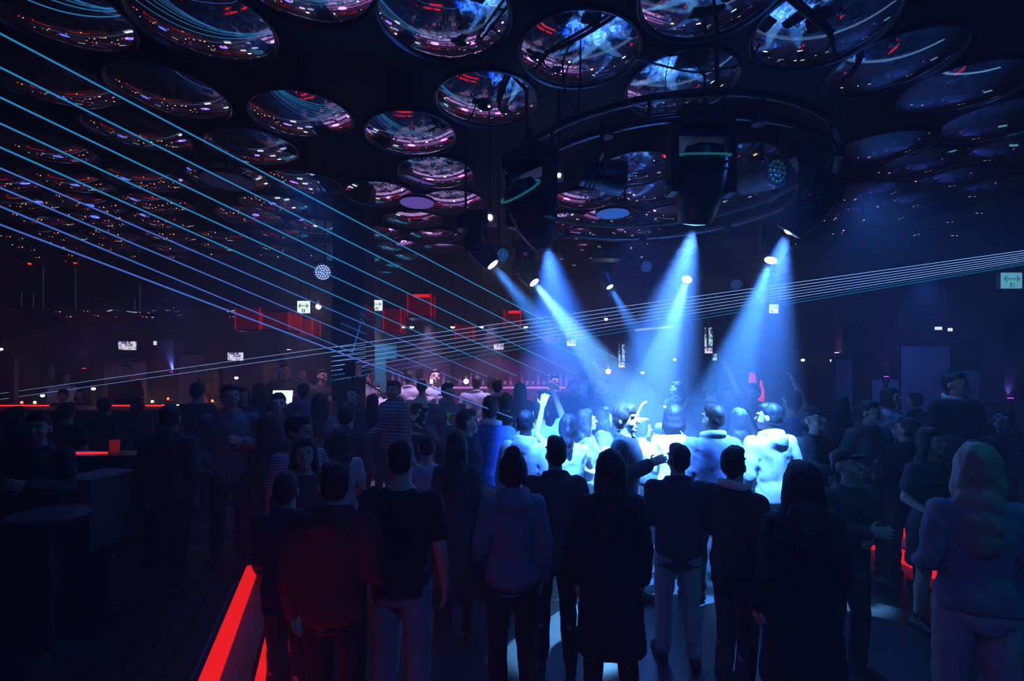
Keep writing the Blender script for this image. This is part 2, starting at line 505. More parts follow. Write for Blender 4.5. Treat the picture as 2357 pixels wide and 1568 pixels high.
# ------------------------------------------------------------------ mirrored ceiling discs
ZD = 4.45
RD = 0.437
R_S = RD / math.sin(math.radians(23))
prof = []
for i in range(11):
    a = math.radians(23) * i / 10
    prof.append((max(R_S * math.sin(a), 0.002), -(R_S * math.cos(a) - R_S * math.cos(math.radians(23)))))
dome = MB()
dome.lathe(prof, 48)
dome_me = dome.mesh('mirror')
rim_mb = MB()
rim_mb.loft([((math.cos(t) * (RD + .012), math.sin(t) * (RD + .012), 0.0), (math.cos(t) * .016, math.sin(t) * .016, 0), (0, 0, .02)) for t in [2 * PI * k / 48 for k in range(48)]], 8, close=True)
rim_me = rim_mb.mesh('rim')
back_me = MB().lathe([(RD, .004), (RD * .97, .04), (.1, .07), (.02, .075)], 32).mesh('back_plate')
wire_mb = MB()
for t in (0.5, 2.6, 4.7):
    wire_mb.tube((math.cos(t) * RD * .6, math.sin(t) * RD * .6, .05), (math.cos(t) * RD * .5, math.sin(t) * RD * .5, .47), .004, 5)
stem_me = MB().tube((0, 0, .06), (0, 0, .52), .018, 8).mesh('stem')
stem_low = MB().tube((0, 0, .06), (0, 0, .2), .018, 8).mesh('stem')
DISCS = []
def disc(px, py, label, grp=None, z=ZD, pos=None, tilt=True):
    if pos is None:
        D = F * (z - CZ) / (HY - py)
        pos = Vector(((px - HX) / F * D, D, z))
    DISCS.append(pos)
    t = empty('mirror_disc', label, 'mirror disc', pos, group=grp or 'convex mirrored discs hung under the ceiling')
    if tilt:
        t.rotation_euler = (math.radians(rng.uniform(-2.5, 2.5)), math.radians(rng.uniform(-2.5, 2.5)), 0)
    for nm, me, m in (('mirror', dome_me, CHROME), ('rim', rim_me, RIM)):
        obj(nm, me, m, t)
    bp = obj('back_plate', back_me, BLACK, t)
    obj('stem', stem_me if z > 4 else stem_low, METAL, bp)
    return t
near = [
    (118, 22, 'mirrored disc cut by the top left corner, red dots along its lower edge'),
    (472, 58, 'second large mirrored disc from the top left corner, two red streaks reflected in it'),
    (690, -62, 'mirrored disc cut off by the top edge, left of the darkest ceiling gap'),
    (1022, 36, 'big mirrored disc cut by the top edge, left of the large full round one'),
    (1333, 120, 'large full round mirrored disc at the top middle, filled with the bright blue crowd'),
    (1640, -25, 'mirrored disc cut by the top edge right of the middle, bright blue crowd in it'),
    (1893, 62, 'big slanting mirrored disc at the upper right, blue crowd at its left tip'),
    (2055, 148, 'slanting mirrored disc right below the big one, dark with red reflected lines'),
    (2215, 205, 'long slanting mirrored disc at the right edge with a pale blue patch at its top'),
    (1120, 232, 'round mirrored disc left below the large full round one, dark lamp reflected at its base'),
    (1567, 195, 'round mirrored disc right below the large full round one, red dots at right'),
    (695, 268, 'mirrored disc alone in the dark gap left of centre, laser arcs across it'),
    (946, 310, 'mirrored disc between the lone one and the one with the dark lamp, pink rim'),
    (1003, 399, 'mirrored disc hanging above the small lilac lit lamp disc'),
    (392, 215, 'broad mirrored disc under the second large one, crossed by the topmost laser'),
    (110, 188, 'wide dark mirrored disc at the left edge below the corner one'),
    (320, 305, 'dark mirrored disc behind the second and third lasers at the left'),
    (583, 340, 'mirrored disc just under the topmost laser, left below the lone one'),
    (700, 420, 'mirrored disc with a red lower rim, right of the flat grey lamp disc'),
    (634, 470, 'mirrored disc below the flat grey lamp disc and the red rimmed one'),
    (873, 447, 'mirrored disc whose right end passes behind the lilac lit lamp disc'),
    (1040, 465, 'mirrored disc right of the lilac lit lamp disc, beside the ring'),
    (952, 505, 'mirrored disc directly below the lilac lit lamp disc'),
    (1000, 543, 'mirrored disc second below the lilac lit lamp disc, red rimmed'),
    (872, 535, 'mirrored disc left of the second one below the lilac lit lamp disc'),
    (920, 568, 'left one of the two lowest small mirrored discs under the lilac lit lamp disc'),
    (1024, 572, 'right one of the two lowest small mirrored discs under the lilac lit lamp disc'),
    (727, 520, 'mirrored disc above the round white LED lamp at the left'),
    (575, 498, 'mirrored disc left above the one over the white LED lamp'),
    (650, 541, 'small low mirrored disc left of the one over the white LED lamp'),
    (1462, 390, 'mirrored disc seen inside the ring behind the black can lamp'),
    (1344, 460, 'mirrored disc inside the ring below the black can lamp'),
    (1490, 445, 'mirrored disc inside the ring left of the largest moving head'),
    (1403, 499, 'mirrored disc inside the ring with a flat blue lit lamp disc in front'),
    (1288, 508, 'mirrored disc inside the ring half hidden by the left moving head'),
    (1335, 541, 'mirrored disc inside the ring, low, under the flat blue lit lamp disc'),
    (1466, 536, 'lowest mirrored disc inside the ring, left of the middle beam'),
    (1548, 495, 'mirrored disc inside the ring partly behind the largest moving head'),
    (1690, 372, 'small tilted mirrored disc beside the round LED can at the right of the ring'),
    (1695, 447, 'mirrored disc right behind the largest moving head'),
    (2030, 342, 'mirrored disc, leftmost of the upper tier at the right, red streak in it'),
    (2290, 282, 'long mirrored disc at the right edge below the one with the pale blue patch'),
    (2120, 378, 'mirrored disc with a blue crescent rim, second tier at the right'),
    (2195, 412, 'mirrored disc with a blue crescent rim, third tier at the right'),
    (1990, 446, 'mirrored disc with a blue crescent rim, right of the ring and lowest of its column'),
    (2075, 470, 'mirrored disc with striped reflections right below the crescent column'),
    (2335, 342, 'mirrored disc half out of the right edge, upper one'),
    (2290, 433, 'mirrored disc with a long blue crescent near the right edge'),
    (1925, 500, 'small mirrored disc just right of the tilted moving head'),
    (2020, 508, 'small striped mirrored disc, second right of the tilted moving head'),
    (2310, 478, 'striped mirrored disc low at the right edge'),
    (2190, 505, 'striped mirrored disc low at the right, left of the edge one'),
]
for q in near:
    disc(*q)
# the rest of the field, laid out in rows across the room
row_names = ['fourth', 'fifth', 'sixth', 'seventh', 'eighth', 'ninth', 'tenth', 'eleventh', 'twelfth']
k = 0
rows_l, rows_r, rows_c = {}, {}, {}
for r in range(14):
    y = 4.3 + r * 0.82
    for c in range(26):
        x = -12.3 + c * 0.98 + (0.49 if r % 2 else 0)
        px, py = HX + x / y * F, HY - (ZD - CZ) / y * F
        if not (-40 < px < 2400):
            continue
        if y > 10.2 and x < -5:
            continue
        if any((d.x - x) ** 2 + (d.y - y) ** 2 < 0.86 ** 2 for d in DISCS):
            continue
        if 700 < px < 1880 and y < 9.2:
            continue
        if 1060 < px < 1260 or x > 10.5:
            continue
        if y > 13 or (px > 1850 and y > 11.6):
            continue
        p = Vector((x, y, ZD + rng.uniform(-.02, .02)))
        (rows_l if px < 760 else rows_r if px > 1800 else rows_c).setdefault(r, []).append(p)
ordn = ['leftmost', 'second from left', 'third from left', 'fourth from left', 'fifth from left', 'sixth from left', 'seventh from left', 'eighth from left', 'ninth from left', 'tenth from left', 'eleventh from left', 'twelfth from left']
rown = ['nearest', 'second', 'third', 'fourth', 'fifth', 'sixth', 'seventh', 'eighth', 'ninth', 'tenth', 'eleventh', 'twelfth', 'thirteenth', 'fourteenth']
for rows, where in ((rows_l, 'behind the left lasers'), (rows_r, 'right of the ring'), (rows_c, 'far over the bar')):
    for i, r in enumerate(sorted(rows)):
        for j, p in enumerate(sorted(rows[r], key=lambda v: v.x)):
            disc(0, 0, f'dark mirrored disc, {ordn[min(j, 11)]} in the {rown[i]} row {where}', pos=p, z=p.z)
# low discs over the left seating
for r, y in enumerate((10.9, 11.8, 12.7, 13.6)):
    for c in range(9):
        x = -13.3 + c * 0.98 + (0.49 if r % 2 else 0)
        if HX + x / y * F < -30 or x > -5.6:
            continue
        disc(0, 0, f'low mirrored disc with lamp sparkles, {ordn[c]} in the {rown[r]} row, left seats', 'low mirrored discs above the left seats', pos=Vector((x, y, 3.5 - .03 * (r % 2))), z=3.5)
# flat lamp discs
def lamp_disc(px, py, d, r, m, label):
    a = P(px, py, d)
    t = empty('lamp_disc', label, 'ceiling lamp', a, group='flat round lamp discs')
    obj('diffuser', MB().lathe([(.01, -.012), (r * .96, -.012), (r, 0), (r, .03), (.02, .035)], 32), m, t)
    obj('rim', MB().loft([((math.cos(q) * r, math.sin(q) * r, .01), (math.cos(q) * .008, math.sin(q) * .008, 0), (0, 0, .02)) for q in [2 * PI * k / 32 for k in range(32)]], 6, close=True), RIM, t)
    obj('stem', MB().tube((0, 0, .03), (0, 0, 4.92 - a.z), .012), METAL, t)
lamp_disc(523, 416, 5.3, .27, DULLDISC, 'flat grey lamp disc with a red lower edge among the discs at the left')
lamp_disc(960, 466, 6.2, .22, mat('lilac lit lamp', (0.3, 0.2, 0.45), 0.6, emit=(0.12, 0.07, 0.38), strength=.8, nee=False), 'small flat lilac lit lamp disc with a dark cross at its middle')  # lamp is off; purple light on it put in as colour and glow
lamp_disc(1410, 491, 6.1, .21, mat('blue lit lamp disc', (0.1, 0.2, 0.5), 0.6, emit=(0.02, 0.10, 0.42), strength=.9, nee=False), 'flat blue lit lamp disc seen inside the ring')  # lamp is off; blue light on it put in as colour and glow
lamp_disc(1860, 578, 8.2, .38, BLACK, 'flat black lamp disc right of the middle beam')
lamp_disc(1700, 560, 7.6, .38, BLACK, 'flat black lamp disc under the round LED can')
# small dark cross on the lilac one
# ------------------------------------------------------------------ the ring and its lamps
RC = Vector((1.42, 4.75, 3.80))
RR = 1.48
ring = empty('lighting_ring', 'black tubular lighting ring hung over the dance floor', 'lighting rig', RC)
for z, rr, nm in ((0, RR, 'hoop'), (0.16, RR, 'hoop')):
    obj(nm, MB().loft([((math.cos(q) * rr, math.sin(q) * rr, z), (math.cos(q) * .03, math.sin(q) * .03, 0), (0, 0, .03)) for q in [2 * PI * k / 64 for k in range(64)]], 10, close=True), STEEL if z == 0 else METAL, ring)
for k in range(12):
    q = 2 * PI * k / 12 + .2
    c = Vector((math.cos(q) * RR, math.sin(q) * RR, 0))
    obj('strut', MB().tube(c, c + Vector((0, 0, .16)), .014), METAL, ring)
for k in range(6):
    q = 2 * PI * k / 6 + .5
    c = Vector((math.cos(q) * RR, math.sin(q) * RR, .16))
    obj('hanger', MB().tube(c, c + Vector((0, 0, .96)), .016), METAL, ring)
for k in range(9):
    q = 2 * PI * k / 9
    c = Vector((math.cos(q) * RR, math.sin(q) * RR, 0))
    obj('clamp', MB().lathe([(.045, -.05), (.05, -.02), (.05, .03), (.03, .05)], 10, Matrix.Translation(c)), METAL, ring)

TEAL = mat('teal lit vents', (0.02, 0.2, 0.22), 0.4, emit=(0.01, 0.16, 0.22), strength=0.6, nee=False)  # teal light on the vents put into colour and glow
for i, h in enumerate(HEADS):
    lens, aim = P(*h[0:3]), P(*h[3:6])
    s = h[8]
    d = (aim - lens).normalized()
    body_px = {2: (1212, 470), 3: (1618, 385), 6: (1890, 440)}.get(i)
    if body_px:                                   # where the photographed housing sits above its lens
        d = (lens - P(*body_px, h[2] - .14)).normalized()
    piv = lens - d * 0.26 * s
    lf = .42 if i == 6 else 1.0
    t = empty('moving_head_lamp', h[10], 'stage lamp', piv, group='moving head lamps over the dance floor')
    q = d.to_track_quat('Z', 'Y').to_matrix().to_4x4()
    hd = obj('head', MB().lathe([(.05 * s, -.24 * s), (.12 * s, -.22 * s), (.15 * s, -.12 * s), (.155 * s, .06 * s), (.13 * s, .18 * s), (.105 * s, .255 * s), (.085 * s, .257 * s)], 28, q), METAL, t)
    obj('lens', MB().lathe([(.084 * s * lf, .25 * s), (.07 * s * lf, .262 * s), (.03 * s * lf, .268 * s), (.005, .269 * s)], 24, q), LENSON if i != 3 and i != 2 else mat('blue lens', (.2, .3, .5), .1, emit=(.12, .35, 1.0), strength=3.0, nee=False), hd)
    for zz in (-.17, -.13, -.09):
        obj('vent', MB().loft([(q @ Vector((math.cos(a) * .158 * s, math.sin(a) * .158 * s, zz * s)), q.to_3x3() @ Vector((math.cos(a) * .006, math.sin(a) * .006, 0)), q.to_3x3() @ Vector((0, 0, .008))) for a in [2 * PI * k / 28 for k in range(28)]], 6, close=True), TEAL if i in (2, 3) and zz == -.17 else BLACK, hd)
    side = d.cross(Vector((0, 0, 1))).normalized()
    up = Vector((0, 0, 1))
    R = Matrix((side, up.cross(side), up)).transposed()
    for sg in (-1, 1):
        ya = obj('yoke_arm', MB().box(side * sg * .19 * s + up * .10 * s, (.05 * s, .11 * s, .36 * s), R=R), METAL, t)
        obj('knob', MB().lathe([(.04 * s, -.01), (.04 * s, .02), (.02 * s, .03)], 12, Matrix.Translation(side * sg * .21 * s) @ (side * sg).to_track_quat('Z', 'Y').to_matrix().to_4x4()), STEEL, ya)
    obj('yoke', MB().box(up * .30 * s, (.43 * s, .13 * s, .05 * s), R=R), METAL, t)
    base_z = .39 * s
    obj('base', MB().box(up * base_z, (.34 * s, .26 * s, .12 * s), R=R), METAL, t)
    top = (4.92 if i in (5, 7) else RC.z) - piv.z
    obj('hanger', MB().tube(up * (base_z + .05 * s), up * max(top, base_z + .1), .02), METAL, t)

def can(px, py, d, r, face, m_led, n_ring, label, power=None, body=METAL, L=0.3, hang=4.92):
    """a round LED can: body, bezel, individual lenses, bracket"""
    a = P(px, py, d)
    fd = Vector(face).normalized()
    q = fd.to_track_quat('Z', 'Y').to_matrix().to_4x4()
    t = empty('led_can_lamp', label, 'stage lamp', a, group='round LED can lamps')
    bd = obj('body', MB().lathe([(r * .5, -L), (r * .9, -L * .92), (r, -L * .5), (r * 1.08, -.02), (r * 1.08, .01), (r * .98, .012), (r * .97, -.004)], 28, q), body, t)
    obj('bezel', MB().loft([(q @ Vector((math.cos(k) * r * 1.05, math.sin(k) * r * 1.05, .01)), q.to_3x3() @ Vector((math.cos(k) * .01, math.sin(k) * .01, 0)), q.to_3x3() @ Vector((0, 0, .014))) for k in [2 * PI * j / 28 for j in range(28)]], 6, close=True), STEEL, bd)
    pts = [(0, 0)]
    for ri in range(1, n_ring + 1):
        pts += [(ri * math.cos(2 * PI * k / (6 * ri)), ri * math.sin(2 * PI * k / (6 * ri))) for k in range(6 * ri)]
    sp = r * .88 / (n_ring + .45)
    me = MB().lathe([(sp * .40, 0), (sp * .38, .008), (sp * .2, .014), (.001, .016)], 10, q).mesh('led_lens')
    for x, y in pts:
        obj('led_lens', me, m_led, bd, loc=q @ Vector((x * sp, y * sp, 0)))
    side = fd.cross(Vector((0, 0, 1))).normalized()
    br = [side * r * 1.15 - fd * L * .4, side * r * 1.2 - fd * L * .4 + Vector((0, 0, r * 1.3)), -side * r * 1.2 - fd * L * .4 + Vector((0, 0, r * 1.3)), -side * r * 1.15 - fd * L * .4]
    obj('bracket', MB().path(br, .012), METAL, t)
    c = -fd * L * .4 + Vector((0, 0, r * 1.3))
    obj('hanger', MB().tube(c, Vector((c.x, c.y, hang - a.z)), .014), METAL, t)
    return t
LEDW = mat('white LED', (.6, .65, .8), .2, emit=(.42, .52, 1.0), strength=1.3, nee=False)
LEDB = mat('dim blue LED', (.1, .16, .3), .2, emit=(.03, .12, .42), strength=.7, nee=False)
LEDT = mat('off LED with teal glow', (.10, .2, .24), .15, emit=(.01, .05, .08), strength=.5, nee=False)  # faint teal glow put in although these lenses are off
can(743, 627, 6.4, .115, (.15, -1, -.1), LEDW, 3, 'round white LED can lamp hanging at the left, all lenses lit')
can(1788, 396, 3.6, .105, (.35, -1, -.12), LEDT, 2, 'round LED can lamp with unlit lenses at the right of the ring', L=.34, hang=3.83)
can(1157, 587, 6.6, .10, (.5, -1, -.2), LEDB, 3, 'dim round LED can lamp left of the ring, above the first lit lens')
can(1488, 614, 8.6, .11, (.1, -1, -.1), LEDB, 3, 'dim blue round LED can lamp in the middle of the haze')
can(1694, 655, 9.2, .11, (-.5, -1, -.1), LEDB, 3, 'faint round LED can lamp right of the middle beam')

# black can lamp pointing right, under the ring
a = P(1385, 405, 3.5)
t = empty('can_lamp', 'black can lamp pointing right, hanging in front of the discs inside the ring', 'stage lamp', a)
q = Vector((1, .15, -.05)).normalized().to_track_quat('Z', 'Y').to_matrix().to_4x4()
bd = obj('body', MB().lathe([(.05, -.17), (.085, -.16), (.09, -.05), (.105, .02), (.125, .10), (.125, .15), (.11, .152), (.10, .06)], 28, q), METAL, t)
for zz in (-.12, -.09, -.06):
    obj('vent', MB().loft([(q @ Vector((math.cos(k) * .093, math.sin(k) * .093, zz)), q.to_3x3() @ Vector((math.cos(k) * .005, math.sin(k) * .005, 0)), q.to_3x3() @ Vector((0, 0, .006))) for k in [2 * PI * j / 24 for j in range(24)]], 6, close=True), BLACK, bd)
obj('bracket', MB().path([(0, -.12, 0), (0, -.13, .14), (0, .13, .14), (0, .12, 0)], .012), METAL, t)
obj('hanger', MB().tube((0, 0, .14), (0, 0, RC.z - a.z + .1), .014), METAL, t)
# projectors / boxes at the left of the ring
for px, py, d, w_, lab in ((1072, 515, 5.0, .17, 'small box projector with a round lens left of the ring'), (1128, 506, 5.2, .15, 'small box projector with a white lamp beside the first one'),
                           (1286, 408, 4.4, .08, 'small dark camera with a white lamp inside the ring'), (1208, 572, 6.4, .09, 'small box with a white lamp behind the left moving head'),
                           (1622, 318, 3.8, .42, 'wide flat black box under the near side of the ring'), (1395, 590, 7.2, .40, 'flat black box beyond the far side of the ring')):
    a = P(px, py, d)
    t = empty('projector', lab, 'projector', a)
    wide = w_ > .3
    hh = .12 if wide else w_ * .8
    obj('case', MB().box((0, 0, 0), (w_, w_ * .9 if not wide else .25, hh)), METAL, t)
    obj('lens', MB().lathe([(w_ * .2 if not wide else .03, .0), (w_ * .2 if not wide else .03, .02), (.01, .024)], 16, Matrix.Translation((0, -(w_ * .45 if not wide else .125), 0)) @ Matrix.Rotation(PI / 2, 4, 'X')), WHITELAMP if (px in (1128, 1286, 1208)) else BLACK, t)
    obj('bracket', MB().box((0, 0, hh / 2 + .02), (w_ * .5, .05, .04)), METAL, t)
    obj('hanger', MB().tube((0, 0, hh / 2 + .03), (0, 0, 4.92 - a.z), .012), METAL, t)
# loose cables under the ceiling
for k, (pts, lab) in enumerate(((((1230, 40), (1290, 90), (1300, 215), (1340, 275)), 'loose black cable hanging left of the full round disc'),
                                (((1480, 40), (1450, 90), (1530, 130), (1600, 120)), 'loose black cable looping between the two upper discs'),
                                (((1440, 130), (1600, 170), (1760, 140)), 'slack black cable stretched right of the full round disc'))):
    pp = [P(x, y, 3.6) for x, y in pts]
    sm = []
    for i in range(len(pp) - 1):
        for s in range(6):
            sm.append(pp[i].lerp(pp[i + 1], s / 6))
    sm.append(pp[-1])
    sm = [sm[0]] + [(sm[i - 1] + sm[i] + sm[i + 1]) / 3 for i in range(1, len(sm) - 1)] + [sm[-1]]
    sm[0].z = 4.92
    sm[-1].z = 4.92
    tagp(obj('cable', MB().path(sm, .008), METAL), lab, 'cable')

# ------------------------------------------------------------------ lasers
def laser(p0, p1, r, m, label, grp):
    o = Vector(p0)
    tagp(obj('laser_beam', MB().tube((0, 0, 0), Vector(p1) - o, r, 8), m, loc=o), label, 'laser beam', grp)
nth = ['topmost', 'second from the top', 'third from the top', 'fourth from the top', 'fifth from the top', 'sixth from the top', 'seventh from the top', 'eighth from the top', 'lowest']
LE = [(77, 1480, 858), (155, 1400, 855), (224, 1327, 861), (284, 1265, 866), (339, 1190, 866), (387, 1124, 868), (432, 1072, 882), (475, 990, 885), (517, 1180, 962)]
for i, (y0, x1, y1) in enumerate(LE):
    d1 = 5.0 if i == 8 else 9.3
    d0 = 2.9 if i < 8 else 3.2
    s = (y1 - y0) / x1
    laser(P(-120, y0 - 120 * s, d0), P(x1, y1, d1), .0066 if i < 3 else .0062, LASL if i < 5 else LASM, f'blue laser beam slanting down from the upper left, {nth[i]} of nine', 'blue lasers from the upper left')
for i in range(8):
    f = i / 7
    yR = 577 + 32 * f ** .9
    yL = 800 + 76 * f
    s = (yL - yR) / (760 - 2357)
    xe = -60 if i < 2 else 762
    # depth falls linearly in 1/D along the picture
    i0, i1 = 1 / 4.2, 1 / 6.86
    sl = (i1 - i0) / (762 - 2420)
    dend = 1 / (i0 + sl * (xe - 2420)) if i < 2 else 6.86
    if i < 2:
        dend = min(dend, 11.5)
    laser(P(2420, yR + s * 63, 4.2), P(xe, yR + s * (xe - 2357), dend), .0019 + .0004 * (i < 2), LASR if i < 6 else LASL, f'pale laser line fanning in from the right edge, {nth[i] if i < 7 else nth[8]} of eight', 'pale lasers from the right')
# laser spots modelled as added bulbs, plus one real warm lamp
for px, py, d, lab in ((1400, 855, 9.25, 'bulb for the bright white spot where the second blue laser ends'), (1073, 878, 9.2, 'bulb for the bright white spot behind the bottles where the seventh blue laser ends'), (733, 706, 9.0, 'small warm lamp right of the double arrow sign')):
    a = P(px, py, d)
    t = empty('spot_bulb', lab, 'lamp', a)
    obj('bulb', MB().ell((0, 0, 0), (.05, .05, .05)), mat('warm bulb', (.9, .8, .7), .3, emit=(1.0, .75, .6), strength=9, nee=False), t)
    obj('socket', MB().lathe([(.03, .03), (.035, .06), (.02, .12)], 12), METAL, t)
    obj('cord', MB().tube((0, 0, .1), (0, 0, 4.93 - a.z), .004, 5), METAL, t)
    point('spot_bulb_light', a + Vector((0, -.1, 0)), 5, (1.0, .75, .8), .05)

# ------------------------------------------------------------------ exit signs
def arrow(mb, x0, x1, z, h, y, both):
    """a flat arrow from x0 to x1"""
    t = .004
    hd = h * .9
    mb.box(((x0 + x1) / 2, y, z), (abs(x1 - x0) * .8, t, h * .18))
    for xt, sg in ((x1, 1), (x0, -1)) if both else ((x1, 1),):
        for a in (1, -1):
            R = Matrix.Rotation(a * sg * .75, 3, 'Y')
            mb.box((xt - sg * hd * .33, y, z + a * hd * .24), (hd * .85, t, h * .17), R=R)
def exit_sign(px, py, d, wpx, hpx, kind, label, m=SIGNLIT):
    a = P(px, py, d)
    W, H = wpx / F * d, hpx / F * d
    t = empty('exit_sign', label, 'exit sign', a, group='green arrow exit signs')
    obj('housing', MB().box((0, .03, 0), (W * 1.04, .05, H * 1.04)), mat('sign housing', (.25, .3, .32), .5), t)
    fc = obj('face', MB().box((0, 0, 0), (W, .012, H)), m, t)
    if kind:
        mb = MB()
        arrow(mb, -W * .40, W * .40, H * .1, H * .36, -.008, kind == 'both')
        obj('arrow', mb, GREENLIT, fc)
        # the running figure in its doorway
        x, z, s = (0 if kind == 'both' else -W * .2), -H * .30, H * .28
        obj('pictogram', MB().box((x, -.008, z), (s * .9, .004, s)), GREENLIT, fc)
        mb = MB()
        mb.box((x + s * .05, -.012, z + s * .02), (s * .14, .004, s * .36), R=Matrix.Rotation(.4, 3, 'Y')).box((x - s * .12, -.012, z - s * .28), (s * .11, .004, s * .32), R=Matrix.Rotation(.7, 3, 'Y')).box((x + s * .14, -.012, z - s * .24), (s * .11, .004, s * .28), R=Matrix.Rotation(-.4, 3, 'Y'))
        mb.box((x + s * .12, -.012, z + s * .32), (s * .16, .004, s * .16)).box((x + s * .0, -.012, z + s * .1), (s * .42, .004, s * .08), R=Matrix.Rotation(-.3, 3, 'Y'))
        obj('running_figure', mb, m, fc)
    for sx in (-.35, .35):
        obj('hanger', MB().tube((sx * W, .03, H / 2), (sx * W, .03, max(4.92 - a.z, H)), .008), METAL, t)
exit_sign(699, 707, 7.6, 29, 28, 'both', 'white double arrow exit sign hanging left of the small warm lamp')
exit_sign(868, 703, 8.3, 24, 24, 'both', 'white double arrow exit sign hanging left of the bright red cube')
exit_sign(1781, 711, 8.8, 20, 20, 'one', 'white exit sign with a single green arrow to the right')
exit_sign(2328, 646, 5.8, 47, 36, 'both', 'large bluish double arrow exit sign at the right edge', SIGNDIM)
exit_sign(357, 790, 12.3, 7, 9, None, 'tiny green white exit sign right of the left wall screen')
exit_sign(2160, 756, 9.5, 16, 7, None, 'small wide greenish lit sign above the tall pale panel, left one of two')
exit_sign(2187, 759, 9.5, 10, 7, None, 'small greenish lit sign above the tall pale panel, right one of two')
exit_sign(383, 797, 12.3, 5, 9, None, 'tiny slanted green sign beside the tiny exit sign on the left')
# ------------------------------------------------------------------ screens
TVM = screen_mat('screen picture', (0.85, 0.8, 1.0), (0.08, 0.05, 0.22), 1.5, 9.0)
TVB = screen_mat('blue screen picture', (0.55, 0.9, 1.0), (0.01, 0.03, 0.10), 1.2, 6.0)
def screen(px, py, d, wpx, hpx, m, label, post_up=True):
    a = P(px, py, d)
    W, H = 1.08 * wpx / F * d, 1.08 * hpx / F * d
    t = empty('wall_screen', label, 'screen', a, group='small bright screens')
    obj('case', MB().box((0, .03, 0), (W + .03, .05, H + .03)), BLACK, t)
    obj('display', MB().box((0, 0, 0), (W, .012, H)), m, t)
    obj('bracket', MB().tube((0, .05, H / 2), (0, .05, H / 2 + .5), .02), METAL, t)
screen(293, 796, 11.9, 38, 18, TVM, 'bright screen on the wall at the far left')
screen(542, 821, 11.9, 33, 17, TVM, 'bright screen left of the gold quilted panel')
screen(845, 818, 11.9, 27, 14, TVM, 'bright screen right of the mirrored pillar')
screen(1148, 798, 11.9, 21, 13, TVM, 'bright screen over the bottles, between the lasers')
screen(1315, 790, 11.9, 18, 12, TVM, 'bright screen in the blue haze, smallest of the wide ones')
screen(1431, 815, 11.4, 13, 40, TVB, 'upright glowing screen, left one of the two in the haze')
screen(1431, 840, 11.3, 13, 11, TVM, 'small square screen under the left upright one')
screen(1631, 778, 10.6, 17, 44, TVB, 'upright glowing screen, right one of the two in the haze')
screen(1631, 807, 10.5, 16, 12, TVM, 'small square screen under the right upright one')
screen(1645, 822, 10.5, 9, 14, TVB, 'dim little screen low beside the right upright one')
a, b = P(1462, 760, 9.5), P(1548, 752, 9.5)
t = empty('light_tube', 'slim white fluorescent tube glowing in the blue haze', 'lamp', a)
obj('tube', MB().tube((0, 0, 0), b - a, .02), mat('pale tube', (.6, .6, .7), .4, emit=(.45, .5, .9), strength=.7, nee=False), t)
obj('holder', MB().tube(Vector((0, 0, .03)), b - a + Vector((0, 0, .03)), .015), METAL, t)
obj('hanger', MB().tube(Vector((.3, 0, .03)), Vector((.3, 0, 4.9 - a.z)), .006), METAL, t)
# little lamps in the haze and on the walls
for px, py, d, m, lab in ((1395, 735, 9.5, WHITELAMP, 'tiny white lamp in the haze left of the fluorescent tube'), (1848, 829, 10.2, WHITELAMP, 'tiny white lamp right of the dancers on the dark wall'),
                          (1915, 830, 9.8, PINKLAMP, 'tiny pinkish lamp beside the narrow upright panel'), (1479, 858, 9.8, WHITELAMP, 'tiny greenish lamp where the topmost blue laser ends'),
                          (544, 870, 9.5, PINKLAMP, 'pink white lamp under the screen left of the gold panel'), (457, 883, 8.6, YELLAMP, 'small yellow lamp over the heads at the left'),
                          (215, 895, 9.2, PINKLAMP, 'pinkish lamp at the end of the second pale laser at the left'), (98, 911, 9.4, WHITELAMP, 'small white lamp above the red ledge at the left'),
                          (2, 804, 10.0, WHITELAMP, 'blue white lamp cut by the left edge'), (1777, 490, 5.6, YELLAMP, 'small orange lamp on the right of the ring'),
                          (1532, 360, 3.8, REDLAMP, 'small orange red lamp on the largest moving head'), (1553, 828, 10.6, WHITELAMP, 'tiny white lamp in the haze right of the left upright screen')):
    a = P(px, py, d)
    t = empty('small_lamp', lab, 'lamp', a)
    obj('bulb', MB().ell((0, 0, 0), (.035, .035, .028) if d > 5 else (.011, .011, .011), n=10, m=6), m, t)
    obj('base', MB().lathe([(.03, .02), (.03, .05), (.012, .09)] if d > 5 else [(.01, .008), (.01, .02), (.005, .03)], 10), METAL, t)
    obj('cord', MB().tube((0, 0, .02), (0, 0, 4.93 - a.z), .004, 5), METAL, t)
for k, (px, py) in enumerate(((12, 604), (35, 599), (40, 608), (68, 607), (128, 594), (148, 600), (173, 605))):
    a = P(px, py, 10.40)
    t = empty('bulkhead_lamp', f'small orange lamp on the dark bulkhead, {ordn[k]} of seven', 'lamp', a, group='orange lamps on the bulkhead')
    obj('bulb', MB().ell((0, 0, 0), (.035, .03, .02), n=10, m=6), REDLAMP, t)
    obj('base', MB().box((0, .04, 0), (.08, .03, .05)), METAL, t)
# wires on the bulkhead, laser reflections put in as teal glow
for k, (px, y0, y1) in enumerate(((50, 672, 706), (77, 674, 706), (100, 616, 708), (174, 616, 714), (310, 690, 714), (322, 655, 712))):
    a = P(px, y0, 10.42)
    tagp(obj('strand', MB().tube((0, 0, 0), (0, 0, -(y1 - y0) / F * 10.42), .008), mat('teal strand', (.02, .2, .2), .3, emit=(0, .09, .09), strength=.5, nee=False), loc=a), f'thin teal strand hanging on the dark bulkhead, {ordn[k]} of six', 'strand', 'laser lit strands')
